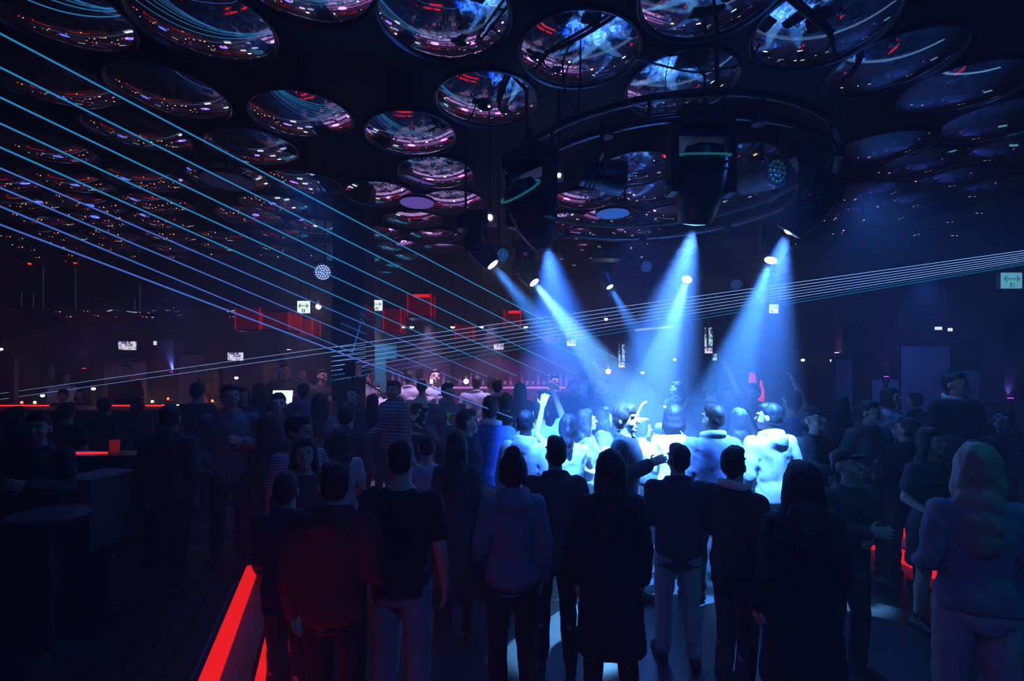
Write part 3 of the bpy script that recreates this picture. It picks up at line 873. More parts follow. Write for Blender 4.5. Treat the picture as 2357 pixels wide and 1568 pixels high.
# small pendant downlights over the bar
for k, px in enumerate((845, 948, 1042, 1108, 1210)):
    a = P(px, 742, 9.6)
    t = empty('pendant_spot', f'small white pendant spot over the bar, {ordn[k]} of five', 'lamp', a, group='pendant spots over the bar')
    obj('shade', MB().lathe([(.05, -.09), (.05, .03), (.02, .06)], 14), METAL, t)
    obj('bulb', MB().ell((0, 0, -.09), (.045, .045, .03), n=10, m=6), WHITELAMP, t)
    obj('cord', MB().tube((0, 0, .05), (0, 0, 4.92 - a.z), .006), METAL, t)
# red acrylic boxes
def red_box(px0, px1, py0, py1, d, label, lit=False):
    a, b = P(px0, py0, d), P(px1, py1, d)
    W, H = b.x - a.x, a.z - b.z
    t = empty('red_box_lamp', label, 'box lamp', ((a.x + b.x) / 2, d, b.z), group='red acrylic box lamps')
    for dx, dy, sx, sy in ((0, -W / 2, W, .015), (0, W / 2, W, .015), (-W / 2, 0, .015, W), (W / 2, 0, .015, W)):
        obj('pane', MB().box((dx, dy, H / 2), (sx, sy, H)), REDGLASS, t)
    for sx in (-1, 1):
        for sy in (-1, 1):
            obj('frame_post', MB().box((sx * W / 2, sy * W / 2, H / 2), (.03, .03, H)), mat('red frame', (.3, .01, .02), .3, emit=(.7, .01, .03), strength=.3, nee=False), t)
    obj('top_plate', MB().box((0, 0, H), (W + .03, W + .03, .03)), METAL, t)
    obj('bottom_plate', MB().box((0, 0, 0), (W + .03, W + .03, .03)), STEEL, t)
    if lit:
        obj('light_strip', MB().box((W * .12, -W / 2 - .012, H - .05), (W * .7, .02, .05)), LEDRED, t)
    obj('cord', MB().tube((0, 0, H), (0, 0, 4.92 - b.z), .008), METAL, t)
red_box(558, 612, 712, 762, 9.8, 'dim red box lamp, leftmost in the row left of the exit sign')
red_box(619, 679, 721, 763, 9.0, 'red box lamp with a pale bottom edge, under the left exit sign')
red_box(684, 728, 736, 776, 9.6, 'dim red box lamp under the small warm lamp, left of the pillar')
red_box(888, 927, 712, 770, 9.2, 'tall red box lamp left of the brightest one')
red_box(944, 996, 679, 733, 8.6, 'brightest red box lamp with a glowing strip along its top', True)
red_box(1051, 1091, 747, 784, 9.6, 'red box lamp between the pendant spots, lower one')
red_box(1161, 1198, 715, 755, 9.0, 'red box lamp crossed by reflected laser lines near the ring', True)
red_box(1258, 1285, 776, 790, 10.5, 'faint flat red box lamp in the blue haze, left one')
red_box(1306, 1337, 765, 778, 10.5, 'faint flat red box lamp in the blue haze, right one')

# ------------------------------------------------------------------ the bar
xb0, xb1 = -3.2, 1.6
bar = empty('bar_counter', 'long bar counter with a lilac glowing top, behind the bar guests', 'bar counter', (-.8, 9.6, PF))
obj('body', MB().box((0, 0, .5), (4.8, .5, 1.0)), BLACK, bar)
obj('counter_top', MB().box((0, -.05, 1.03), (4.9, .65, .06)), BARWHITE, bar)
for k in range(8):
    obj('front_panel', MB().box((-2.1 + k * .6, -.26, .5), (.56, .03, .9)), mat('purple panel', (.18, .08, .25), .4), bar)
obj('foot_rail', MB().tube((-2.4, -.36, .2), (2.4, -.36, .2), .025), STEEL, bar)
shelf = empty('back_bar_shelf', 'back bar shelf lit purple, rows of bottles on it', 'shelf', (-.6, 11.0, PF))
obj('back_panel', MB().box((0, .18, 1.1), (4.4, .04, 2.0)), mat('purple back', (.12, .06, .2), .5), shelf)
for z in (1.0, 1.45):
    obj('board', MB().box((0, 0, z), (4.4, .34, .04)), mat('lit shelf board', (.4, .3, .5), .3, emit=(.6, .25, .8), strength=.8, nee=False), shelf)
for x in (-2.2, -.75, .75, 2.2):
    obj('upright', MB().box((x, 0, 1.05), (.04, .34, 2.1)), BLACK, shelf)
bot_me = MB().lathe([(.036, 0), (.04, .01), (.04, .17), (.034, .2), (.014, .24), (.013, .29), (.016, .292), (.016, .305)], 12).mesh('bottle')
lab_me = MB().lathe([(.0405, .05), (.0405, .13)], 12).mesh('bottle_label')
cols = [mat('dark bottle', (.05, .03, .08), .08), mat('pink bottle', (.5, .06, .2), .1), mat('pale bottle', (.6, .55, .8), .08), mat('red bottle', (.5, .02, .04), .1), mat('blue bottle', (.05, .08, .4), .1)]
n = 0
for z, row in ((1.02, 'lower'), (1.47, 'upper')):
    for k in range(34):
        x = -2.1 + k * .127
        if min(abs(x - q) for q in (-2.2, -.75, .75, 2.2)) < .06:
            continue
        t = empty('bottle', f'bottle on the {row} lit board of the back bar shelf', 'bottle', (-.6 + x, 11.0 + rng.uniform(-.06, .04), PF + z), group=f'bottles on the {row} back bar board')
        gb = obj('glass_body', bot_me, cols[rng.randrange(5)], t)
        obj('paper_label', lab_me, cols[2], gb)
glass_me = MB().lathe([(.03, 0), (.034, .004), (.006, .012), (.006, .07), (.03, .10), (.036, .16), (.032, .162), (.024, .10)], 12).mesh('wine_glass')
tumb_me = MB().lathe([(.032, 0), (.035, .005), (.04, .11), (.037, .11), (.03, .012)], 14).mesh('tumbler')
CLEAR = mat('clear glass', (.5, .5, .6), .05)
for k in range(14):
    x = -3.0 + k * .34 + rng.uniform(-.06, .06)
    dark = k in (8, 9, 10, 11)
    if dark:
        t = empty('bottle', f'bottle standing on the bar counter, {ordn[k - 8]} of four', 'bottle', (x, 9.42, PF + 1.06), group='bottles on the bar counter')
        obj('glass_body', bot_me, cols[2 if k % 2 else 0], t)
        obj('paper_label', lab_me, cols[2], t)
    else:
        tagp(obj('wine_glass', glass_me, CLEAR, loc=(x, 9.45, PF + 1.06)), 'stemmed glass standing on the lilac bar counter', 'glass', 'stemmed glasses on the bar counter')

# ------------------------------------------------------------------ left seating: red ledge, low wall, tables, box
led = empty('red_ledge', 'long dark ledge with a glowing red top at the left', 'ledge', (-7.2, 8.0, PF))
obj('body', MB().box((0, 0, .58), (4.5, .3, 1.16)), BLACK, led)
obj('top', MB().box((0, 0, 1.18), (4.55, 1.1, .04)), mat('red lit top', (.5, .1, .08), .5), led)  # red light on the top put into its own colour
for xx in (-1.3, .7):
    tagp(obj('light_strip', MB().box((xx, .3, 1.215), (1.1, .02, .02)), mat('low red strip', (.3, .01, .01), .5, emit=(1, .03, .02), strength=1.8), led), 'glowing red light strip widened over riser and tread')
low = empty('low_wall', 'black low wall with a thin red lit top edge, lower left', 'low wall', (-3.95, 4.35, PF))
obj('body', MB().box((0, 0, .5), (1.9, .14, 1.0), rot=.06), BLACK, low)
obj('top', MB().box((0, 0, 1.02), (1.95, .3, .04), rot=.06), mat('black lacquer', (.02, .012, .012), .25), low)
tagp(obj('light_strip', MB().box((.13, .0, 1.045), (.34, .02, .010), rot=.06), mat('low red strip', (.3, .01, .01), .5, emit=(1, .03, .02), strength=1.8), low), 'glowing red light strip widened over riser and tread')
tagp(obj('tumbler', tumb_me, mat('red lit glass', (.5, .08, .05), .1, emit=(.5, .02, .01), strength=.25, nee=False), loc=(-3.55, 4.32, PF + 1.052)), 'red lit tumbler standing on the black low wall', 'glass')  # clear glass; the red light on it put into colour and glow
cab = empty('speaker_cabinet', 'grey box shaped cabinet standing on a plinth at the left', 'cabinet', P(246, 1205, 3.75).xy.to_3d())
cab.location.z = PF + .02
obj('plinth', MB().box((0, 0, .22), (.62, .46, .44), rot=-.2), BLACK, cab)
obj('box', MB().box((-.06, 0, .70), (.34, .4, .52), rot=-.2), mat('grey cabinet', (.16, .16, .18), .6), cab)
for z in (.10, .42):
    obj('edge_trim', MB().box((.05, -.235, z), (.5, .012, .012), rot=-.2), mat('green trim', (.05, .25, .2), .3), cab)
tab = empty('side_table', 'small round dark table in front of the blurred person at the lower left', 'table', (-2.88, 3.0, PF))
obj('table_top', MB().lathe([(.02, .86), (.20, .86), (.21, .875), (.20, .89), (.02, .89)], 28), mat('grey table', (.10, .10, .12), .4), tab)
obj('column', MB().tube((0, 0, .02), (0, 0, .86), .03), METAL, tab)
obj('base', MB().lathe([(.22, .0), (.22, .015), (.04, .03)], 24), METAL, tab)
# candle lamps on the far tables, added for sparkles in the discs
lam_me = MB().lathe([(.022, 0), (.026, .01), (.024, .045), (.016, .055), (.004, .056)], 14).mesh('shade')
cnt = 0
for x, y, m in ((-8.6, 7.9, REDLAMP), (-6.2, 8.05, YELLAMP)):
    t = empty('table_lamp', f'little {"red" if m is REDLAMP else "yellow"} lamp on the red ledge, standing on its top', 'lamp', (x, y, PF + 1.204), group='little lamps on the red ledge')
    cnt += 1
    obj('shade', lam_me, m, t)
    obj('base', MB().lathe([(.06, -.005), (.06, .004), (.03, .006)], 14), METAL, t)
tables = [(-9.5, 10.0), (-8.3, 10.5), (-7.2, 10.3), (-6.1, 9.7), (-10.8, 9.3), (-5.3, 10.6), (-11.5, 11.6), (-9.0, 12.0), (-7.4, 12.3), (-12.3, 13.6), (-10.7, 13.9), (-9.3, 13.4), (-7.9, 14.0)]
for k, (x, y) in enumerate(tables):
    t = empty('bar_table', f'dark high table among the far left seats', 'table', (x, y, PF), group='dark high tables far at the left')
    obj('table_top', MB().lathe([(.02, 1.02), (.36, 1.02), (.37, 1.04), (.02, 1.05)], 24), BLACK, t)
    obj('column', MB().tube((0, 0, .02), (0, 0, 1.03), .035), METAL, t)
    obj('base', MB().lathe([(.26, 0), (.26, .02), (.04, .04)], 20), METAL, t)
    for j, (dx, m) in enumerate(((-.16, REDCANDLE), (.15, YELCANDLE))):
        tl = empty('table_lamp', f'little {"red" if j == 0 else "yellow"} lamp on a dark high table far at the left', 'lamp', (x + dx, y - .1, PF + 1.055), group=f'little {"red" if j == 0 else "yellow"} lamps on the far tables')
        obj('shade', lam_me, m, tl)
        obj('base', MB().lathe([(.06, -.004), (.06, .004), (.03, .006)], 14), METAL, tl)
# booth with the laptop
dj = empty('dj_booth', 'dark booth with a pale front edge under the glowing laptop', 'booth', (-4.1, 8.3, PF))
obj('front', MB().box((0, -.25, .6), (1.3, .06, 1.2)), BLACK, dj)
obj('desk', MB().box((0, 0, 1.2), (1.36, .6, .04)), STEEL, dj)
for s in (-1, 1):
    obj('side_panel', MB().box((s * .64, 0, .6), (.05, .55, 1.2)), BLACK, dj)
a = Vector((-3.95, 8.2, PF + 1.22))
lt = empty('laptop', 'open laptop with a glowing white screen on the dark booth', 'laptop', a)
obj('base', MB().box((0, 0, .01), (.36, .25, .02)), STEEL, lt)
obj('lid', MB().box((0, .13, .14), (.36, .015, .25), R=Matrix.Rotation(-.2, 3, 'X')), STEEL, lt)
obj('display', MB().box((0, .120, .14), (.34, .01, .23), R=Matrix.Rotation(-.2, 3, 'X')), mat('laptop glow', (.7, .75, .8), .4, emit=(.8, .9, 1.0), strength=1.6), lt)
# camera crane silhouette beside the pillar
cr = empty('camera_tripod', 'dark camera on a tall tripod beside the mirrored pillar', 'camera', (-2.15, 6.55, PF))
for k in range(3):
    q = 2 * PI * k / 3 + .4
    obj('leg', MB().tube((0, 0, 1.35), (math.cos(q) * .42, math.sin(q) * .42, 0.01), .016), METAL, cr)
obj('column', MB().tube((0, 0, 1.2), (0, 0, 1.72), .03), METAL, cr)
obj('body', MB().box((0, 0, 1.82), (.14, .26, .18)), METAL, cr)
obj('lens', MB().lathe([(.05, 0), (.055, .12), (.045, .13)], 16, Matrix.Translation((0, -.13, 1.82)) @ Matrix.Rotation(PI / 2, 4, 'X')), BLACK, cr)
obj('handle', MB().tube((.02, .1, 1.72), (.26, .4, 1.5), .012), METAL, cr)
# red bottle held up and red lamp behind the dancers
a = P(1752, 905, 7.0)
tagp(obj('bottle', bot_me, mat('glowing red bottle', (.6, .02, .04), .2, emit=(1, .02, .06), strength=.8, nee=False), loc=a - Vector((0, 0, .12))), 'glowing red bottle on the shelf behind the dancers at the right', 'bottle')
t = empty('wall_shelf', 'small dark shelf behind the dancers carrying the red bottle', 'shelf', a - Vector((0, 0, .125)))
obj('board', MB().box((0, .05, -.02), (.5, .25, .03)), METAL, t)
obj('support', MB().tube((0, .05, -.03), (0, .05, -(a.z - .125 - PF)), .03), METAL, t)
a = P(1732, 868, 7.0)
t = empty('shade_lamp', 'small crimson lamp above the red bottle', 'lamp', a)
obj('shade', MB().lathe([(.055, -.08), (.035, .06), (.01, .065)], 14), mat('crimson shade', (.5, .02, .08), .4, emit=(.8, .012, .10), strength=.7, nee=False), t)
obj('stem', MB().tube((0, 0, -.08), (0, .05, -(a.z - P(1752, 905, 7.0).z + .13)), .012), METAL, t)
# ------------------------------------------------------------------ people
def remeshed(mb, voxel, smooth=3, deci=None, noise=None, name='body'):
    me = mb.mesh('tmp', smooth=False)
    o = bpy.data.objects.new('tmp', me)
    COL.objects.link(o)
    m = o.modifiers.new('r', 'REMESH')
    m.mode = 'VOXEL'
    m.voxel_size = voxel
    m.use_smooth_shade = True
    s = o.modifiers.new('s', 'SMOOTH')
    s.factor, s.iterations = 0.5, smooth
    if deci:
        d = o.modifiers.new('d', 'DECIMATE')
        d.ratio = deci
    dg = bpy.context.evaluated_depsgraph_get()
    out = bpy.data.meshes.new_from_object(o.evaluated_get(dg))
    bpy.data.objects.remove(o)
    bpy.data.meshes.remove(me)
    out.name = name
    if noise:
        n = len(out.vertices)
        co = np.empty(n * 3, np.float32)
        no = np.empty(n * 3, np.float32)
        out.vertices.foreach_get('co', co)
        out.vertices.foreach_get('normal', no)
        co, no = co.reshape(-1, 3), no.reshape(-1, 3)
        amp, fx, fy, fz, seed = noise
        x, y, z = co[:, 0] * fx, co[:, 1] * fy, co[:, 2] * fz
        h = np.sin(x + 1.7 * np.sin(z * .7 + seed) + seed) * np.sin(z + 1.3 * np.sin(y * .9 + x * .5) + 2 * seed) + .6 * np.sin(2.3 * y + 1.9 * z + seed) * np.sin(1.7 * x - z)
        co = co + no * (amp * h)[:, None]
        out.vertices.foreach_set('co', co.ravel())
        out.update()
    out.shade_smooth()
    return out

ARMS = {   # elbow, wrist for the arm on the +x side (x is mirrored for the other)
    'down': ((.245, .03, 1.13), (.255, -.05, .88)),
    'bent': ((.25, .04, 1.14), (.20, -.20, 1.05)),
    'phone': ((.23, -.02, 1.14), (.10, -.25, 1.22)),
    'drink': ((.26, -.01, 1.15), (.17, -.24, 1.30)),
    'fold': ((.25, -.03, 1.15), (.00, -.21, 1.15)),
    'up': ((.33, -.10, 1.55), (.24, -.16, 1.83)),
    'out': ((.36, -.05, 1.25), (.47, -.22, 1.40)),
    'dance': ((.32, -.10, 1.22), (.24, -.33, 1.40)),
}
def hand(mb, wr, d, pn, s=1.0):
    """palm, four fingers of unequal length curled a little towards pn, thumb leaving the side of the palm"""
    d, pn = d.normalized(), (pn - d * pn.dot(d)).normalized()
    sd = d.cross(pn)
    mb.loft([(wr - d * .02, sd * .024, pn * .020), (wr + d * .02, sd * .034, pn * .019), (wr + d * .06, sd * .042, pn * .017), (wr + d * .092, sd * .040, pn * .013), (wr + d * .10, sd * .034, pn * .010)], 12)
    for k, (o, l) in enumerate(((-.034, .058), (-.0115, .072), (.0115, .078), (.034, .066))):
        b = wr + d * (.086 - .004 * abs(k - 1.5)) + sd * o
        d1 = (d + sd * o * 2.6 + pn * .25).normalized()
        m1 = b + d1 * l * .62
        d2 = (d + sd * o * 2.2 + pn * .9).normalized()
        mb.capsule(b, .0095, m1, .0088, 7)
        mb.capsule(m1, .0088, m1 + d2 * l * .5, .0078, 7)
    b = wr + d * .03 + sd * .030
    m1 = b + (d * .55 + sd * .75 + pn * .25).normalized() * .045
    mb.capsule(b, .0125, m1, .0105, 7)
    mb.capsule(m1, .0105, m1 + (d * .95 + sd * .25 + pn * .4).normalized() * .032, .0085, 7)

VOX = 0.0085
def proto(sex, armL, armR, hair, top, bottom, yaw=0.0, pitch=0.0, lean=0.0, step=0.0, seed=0.0, face=True):
    """one figure of 1.75 m facing -Y, feet at z = 0: (part name, mesh, role)"""
    f = sex == 'f'
    sw = .165 if f else .19                         # shoulder half width
    T = [(.84, .10, .09, .0), (.90, .172 if f else .165, .118, .005), (.97, .175 if f else .162, .115, .005), (1.08, .128 if f else .150, .095, .0),
         (1.20, .140 if f else .165, .108, -.008), (1.30, .158 if f else .182, .118, -.010), (1.38, .160 if f else .186, .105, .0), (1.43, .140 if f else .165, .085, .008), (1.48, .085, .062, .012), (1.51, .055, .052, .012)]
    hk = Vector((0, .01, 1.50))
    HR = Matrix.Translation(hk) @ Euler((-pitch, 0, yaw)).to_matrix().to_4x4() @ Matrix.Translation(-hk)
    HQ = HR.to_quaternion()
    body = MB()
    body.zloft(T)
    body.capsule((0, .012, 1.46), .056 if f else .062, (0, -.002, 1.58), .050 if f else .056, 12)
    def he(c, r, e=None):
        body.ell(HR @ Vector(c), r, (HQ @ e.to_quaternion()) if e is not None else HQ, 14, 10)
    he((0, .005, 1.655), (.074, .094, .098))
    he((0, -.022, 1.625), (.066, .076, .098))
    he((0, -.043, 1.565), (.046, .048, .045))
    he((0, -.082, 1.540), (.022, .020, .018))                 # chin
    for sx in (-1, 1):
        he((sx * .034, -.062, 1.600), (.030, .030, .030))     # cheeks
        he((sx * .033, -.086, 1.668), (.030, .016, .010))     # brow
        he((sx * .079, .012, 1.625), (.010, .022, .033))      # ears
    body.capsule(HR @ Vector((0, -.094, 1.652)), .010, HR @ Vector((0, -.120, 1.612)), .0155, 8)
    he((0, -.100, 1.575), (.024, .012, .0075))
    he((0, -.097, 1.563), (.021, .012, .008))
    shirt, trou = MB(), MB()
    o = .014 if top in ('tee', 'blouse', 'dress') else .024
    hem = {'tee': .86, 'blouse': .90, 'crop': 1.04, 'jacket': .80, 'coat': .45, 'dress': .48, 'hoodie': .82, 'vest': .88}[top]
    if top == 'crop':
        o = .02
    lv = [(z, rx + o, ry + o, yo) for z, rx, ry, yo in T if z > hem and z < 1.5]
    if top in ('coat', 'dress'):
        fl = .06 if top == 'dress' else .05
        lv = [(hem, .185 + fl, .13 + fl, .01), (.70, .185 + fl * .6, .13 + fl * .6, .008)] + [l for l in lv if l[0] > .85]
    else:
        lv = [(hem, .172 + o + .006, .116 + o + .006, .004)] + lv
    shirt.zloft(lv, 18)
    if top in ('hoodie', 'jacket', 'coat'):                   # collar or hood lying round the neck
        ring_ = [(math.cos(a), math.sin(a)) for a in [2 * PI * k / 16 for k in range(16)]]
        rr = .034 if top == 'hoodie' else .022
        shirt.loft([((c * .085, s * .075 + .012, 1.485 + .02 * s), (c * rr, s * rr, 0), (0, 0, rr * 1.2)) for c, s in ring_], 8, close=True)
        if top == 'hoodie':
            shirt.ell((0, .10, 1.43), (.11, .05, .085))
    # arms
    for sg, nm in ((-1, armL), (1, armR)):
        e, wpos = ARMS[nm]
        sc = sw / .19
        sh = Vector((sg * (sw - .005), .008, 1.405))
        e, wpos = Vector((sg * e[0] * sc, e[1], e[2])), Vector((sg * wpos[0] * sc, wpos[1], wpos[2]))
        k = .88 if f else 1.0
        body.capsule(sh, .056 * k, sh.lerp(e, .55), .047 * k, 12)
        body.capsule(sh.lerp(e, .5), .048 * k, e, .039 * k, 12)
        body.capsule(e, .040 * k, e.lerp(wpos, .35), .040 * k, 12)
        body.capsule(e.lerp(wpos, .3), .040 * k, wpos, .026 * k, 12)
        d = (wpos - e).normalized()
        pn = Vector((-sg, 0, 0)) if nm in ('down', 'phone', 'fold', 'bent') else Vector((-sg * .5, -.6, 0.2))
        hand(body, wpos, (d + pn * .12).normalized(), pn)
        og = .014 if top in ('tee', 'blouse', 'crop', 'dress') else .022
        if top in ('tee', 'dress', 'crop', 'vest'):
            t_end = .62 if top == 'tee' else .40
            if top == 'vest':
                og = .014
            shirt.capsule(sh, .058 * k + og, sh.lerp(e, t_end), .050 * k + og + .006, 12)
            if top == 'vest':
                shirt.capsule(sh.lerp(e, .4), .05 + og, e, .045 + og, 12)
                shirt.capsule(e, .045 + og, e.lerp(wpos, .9), .032 + og, 12)
        else:
            shirt.capsule(sh, .057 * k + og, e, .045 * k + og, 12)
            shirt.capsule(e, .046 * k + og, e.lerp(wpos, .5), .042 * k + og, 12)
            shirt.capsule(e.lerp(wpos, .45), .042 * k + og, e.lerp(wpos, .96), .031 * k + og, 12)
    # legs
    shoes = []
    for sg in (-1, 1):
        st = step * sg
        hip, kn, an = Vector((sg * .088, .0, .90)), Vector((sg * (.098 + abs(step) * .1), -.025 - st * .5, .49)), Vector((sg * (.108 + abs(step) * .2), .02 - st, .085))
        body.capsule(hip, .088, hip.lerp(kn, .6), .066, 12)
        body.capsule(hip.lerp(kn, .55), .068, kn, .054, 12)
        body.capsule(kn, .053, kn.lerp(an, .35) + Vector((0, .015, 0)), .054, 12)
        body.capsule(kn.lerp(an, .3) + Vector((0, .012, 0)), .053, an, .036, 12)
        toe = an + Vector((sg * .035, -.165, -.05))
        heel = an + Vector((0, .045, -.045))
        body.capsule(heel, .034, toe, .028, 10)
        sh_ = MB()
        sh_.capsule(heel + Vector((0, .004, .004)), .044, an + Vector((sg * .015, -.075, -.028)), .050, 12)
        sh_.capsule(an + Vector((sg * .012, -.06, -.030)), .048, toe, .037, 12)
        sh_.capsule(an + Vector((0, .0, -.02)), .048, an + Vector((0, .005, .03)), .046, 12)
        sh_.loft([((p.x, p.y, .012), (r * 1.0, 0, 0), (0, r * 1.0, 0)) for p, r in ((heel, .03),)] , 8, cap=False) if False else None
        sh_.box(((heel.x + toe.x) / 2, (heel.y + toe.y) / 2, .013), (.078, .25, .022), rot=sg * .16)
        shoes.append(sh_)
        if bottom in ('trousers', 'wide'):
            ow = .012 if bottom == 'trousers' else .03
            if sg == -1:
                trou.zloft([(.80, .150, .10, .004), (.86, .176 if f else .170, .120, .004), (.95, .182 if f else .170, .122, .004), (1.03, .150 if f else .160, .108, .0)], 16)
            trou.capsule(hip, .088 + ow, kn, .060 + ow, 14)
            trou.capsule(kn, .060 + ow, an + Vector((0, .005, .03)), .046 + ow * 1.4, 14)
    if bottom == 'skirt':
        trou.zloft([(.56, .215, .16, .0), (.75, .20, .145, .004), (.92, .178, .125, .005), (1.04, .140, .105, .0)], 20)
    # hair
    hm = MB()
    def hl(c, r, n=14):
        hm.ell(HR @ Vector(c), r, HQ, n, 10)
    if hair in ('short', 'crew', 'bowl', 'big'):
        k = {'short': 1.0, 'crew': .93, 'bowl': 1.07, 'big': 1.13}[hair]
        hl((0, .022, 1.685), (.083 * k, .092 * k, .086 * k))
        hl((0, .040, 1.640), (.080 * k, .070 * k, .085 * k))
        hl((0, -.035, 1.728), (.066 * k, .058 * k, .042 * k))
        if hair in ('bowl', 'big'):
            hl((0, -.06, 1.712), (.062 * k, .040, .036))
            for sx in (-1, 1):
                hl((sx * .068, .0, 1.67), (.022, .06, .055))
    if hair in ('long', 'pony', 'bun', 'bob'):
        hl((0, .020, 1.685), (.088, .098, .088))
        hl((0, .045, 1.63), (.086, .072, .10))
        hl((0, -.030, 1.728), (.068, .058, .042))
        for sx in (-1, 1):
            hl((sx * .072, .010, 1.63), (.026, .056, .09))
        if hair == 'long':
            for z, w_, y in ((1.56, .095, .055), (1.46, .105, .085), (1.36, .105, .105), (1.27, .09, .112)):
                hl((0, y, z), (w_, .042, .085))
            for sx in (-1, 1):
                hl((sx * .085, .02, 1.53), (.026, .045, .10))
        if hair == 'bob':
            hl((0, .05, 1.57), (.098, .065, .07))
            for sx in (-1, 1):
                hl((sx * .082, .0, 1.57), (.028, .055, .075))
        if hair == 'pony':
            for z, y in ((1.68, .125), (1.60, .145), (1.51, .145), (1.43, .135)):
                hl((0, y, z), (.036, .034, .06))
        if hair == 'bun':
            hl((0, .105, 1.775), (.058, .058, .055))
    if hair == 'cap':
        hl((0, .015, 1.70), (.084, .096, .072))
        hl((0, .045, 1.64), (.080, .066, .07))
        hl((0, -.11, 1.698), (.062, .07, .012))
    if lean:
        L = Matrix.Translation((0, 0, .92)) @ Matrix.Rotation(lean, 4, 'X') @ Matrix.Translation((0, 0, -.92))
        for mb in (body, shirt, hm):
            mb.v = [(L @ v) if v.z > .92 else v for v in mb.v]
    parts = [('body', remeshed(body, VOX, 2, .45), 'skin'),
             ('hair', remeshed(hm, .010, 9 if hair == 'long' else 3, .6, (.0035, 75, 75, 26, seed)), 'hair')]
    tn = {'tee': 't_shirt', 'blouse': 'blouse', 'crop': 'cropped_top', 'jacket': 'jacket', 'coat': 'coat', 'dress': 'dress', 'hoodie': 'hooded_sweatshirt', 'vest': 'shirt'}[top]
    parts.append((tn, remeshed(shirt, .013, 3, .7, (.004 if top == 'hoodie' else .006, 21, 24, 26, seed)), 'top'))
    if top == 'vest':
        vb = MB().zloft([(.90, .20, .145, .004)] + [(z, rx + .026, ry + .026, yo) for z, rx, ry, yo in T if .95 < z < 1.42], 18)
        parts.append(('waistcoat', remeshed(vb, .013, 2, .7), 'dark'))
    if bottom:
        parts.append(('skirt' if bottom == 'skirt' else 'trousers', remeshed(trou, .013, 3, .6, (.005, 24, 24, 20, seed + 1)), 'bottom'))
    for sh_ in shoes:
        parts.append(('shoe', remeshed(sh_, .011, 2, .6), 'shoe'))
    if face:
        em = MB().ell((0, 0, 0), (.0115, .0115, .0115), n=10, m=8).mesh('eye')
        for sx in (-1, 1):
            parts.append(('eye', em, 'eye', HR @ Vector((sx * .032, -.0865, 1.646))))
    return parts

P_SPECS = {
    'tee_back': ('m', 'down', 'bent', 'crew', 'tee', 'trousers', .25, 0, 0, .03, 1.0),
    'woman_sweat': ('f', 'down', 'bent', 'bun', 'hoodie', 'trousers', -.2, .05, 0, .0, 2.0),
    'woman_coat': ('f', 'down', 'down', 'long', 'coat', 'trousers', -.3, .0, 0, .05, 3.0),
    'jacket_man': ('m', 'bent', 'phone', 'short', 'jacket', 'trousers', .3, .1, 0, .04, 4.0),
    'hoodie_man': ('m', 'bent', 'down', 'short', 'hoodie', 'trousers', .5, .0, 0, .06, 5.0),
    'bowl_tee': ('m', 'down', 'bent', 'bowl', 'tee', 'trousers', .2, .05, 0, .03, 6.0),
    'woman_tee': ('f', 'bent', 'down', 'long', 'tee', 'skirt', .2, .1, 0, .0, 7.0),
    'woman_crop': ('f', 'dance', 'up', 'pony', 'crop', 'trousers', -.4, .0, 0, .06, 8.0),
    'big_jacket': ('m', 'drink', 'bent', 'big', 'jacket', 'trousers', -.2, .1, .05, .08, 9.0),
    'woman_blouse': ('f', 'fold', 'bent', 'bob', 'blouse', 'trousers', .5, .05, 0, .04, 10.0),
    'woman_sweater': ('f', 'down', 'bent', 'long', 'blouse', 'trousers', -.35, .05, 0, .03, 15.0),
    'vest_man': ('m', 'bent', 'phone', 'short', 'vest', 'trousers', .0, .2, 0, .02, 11.0),
    'dance_man': ('m', 'up', 'dance', 'short', 'tee', 'trousers', -.3, .0, 0, .10, 12.0),
    'cap_man': ('m', 'phone', 'fold', 'cap', 'jacket', 'trousers', .1, .3, .08, .03, 13.0),
    'woman_dress': ('f', 'drink', 'down', 'long', 'dress', None, -.3, .0, 0, .02, 14.0),
}
PROTO = {k: proto(*v) for k, v in P_SPECS.items()}

# colours of cloth, hair and skin
def cloth(n, c, r=0.85):
    return mat('cloth ' + n, c, r, var=.25, scale=9, bump=.12)
BK, NV, GY = cloth('black', (.010, .010, .013)), cloth('navy', (.022, .03, .065)), cloth('grey', (.15, .16, .20))
DG, WH, LB = cloth('dark grey', (.045, .048, .06)), cloth('white', (.78, .80, .82)), cloth('light blue', (.36, .46, .62))
RD, TL_LIT, OF = cloth('dark red', (.16, .012, .02)), cloth('teal', (.14, .34, .42)), cloth('pale grey', (.42, .44, .50))  # dark red and teal carry coloured light put into the cloth
PK, BL_LIT, BR = cloth('mauve', (.30, .16, .30)), cloth('blue', (.06, .14, .42)), cloth('brown', (.07, .04, .03))  # blue light on jacket and sleeve put into the blue cloth
ST = stripe_mat('cloth striped', (.30, .31, .36), (.05, .05, .07), 7.0)
ST2 = stripe_mat('cloth fine striped', (.42, .45, .55), (.12, .13, .18), 14.0)
SK1, SK2 = mat('skin light', (.50, .34, .27), .55, var=.08), mat('skin tan', (.34, .21, .15), .55, var=.08)
HB, HD, HL = mat('hair black', (.010, .009, .010), .62, scale=60, bump=.3), mat('hair brown', (.045, .03, .022), .6, scale=60, bump=.3), mat('hair pale', (.28, .27, .22), .5, scale=60, bump=.3)
SHB, SHW = mat('shoe black', (.012, .012, .014), .3), mat('shoe white', (.55, .55, .58), .5)
EYE = mat('eye', (.25, .22, .22), .2, var=.9, scale=40)

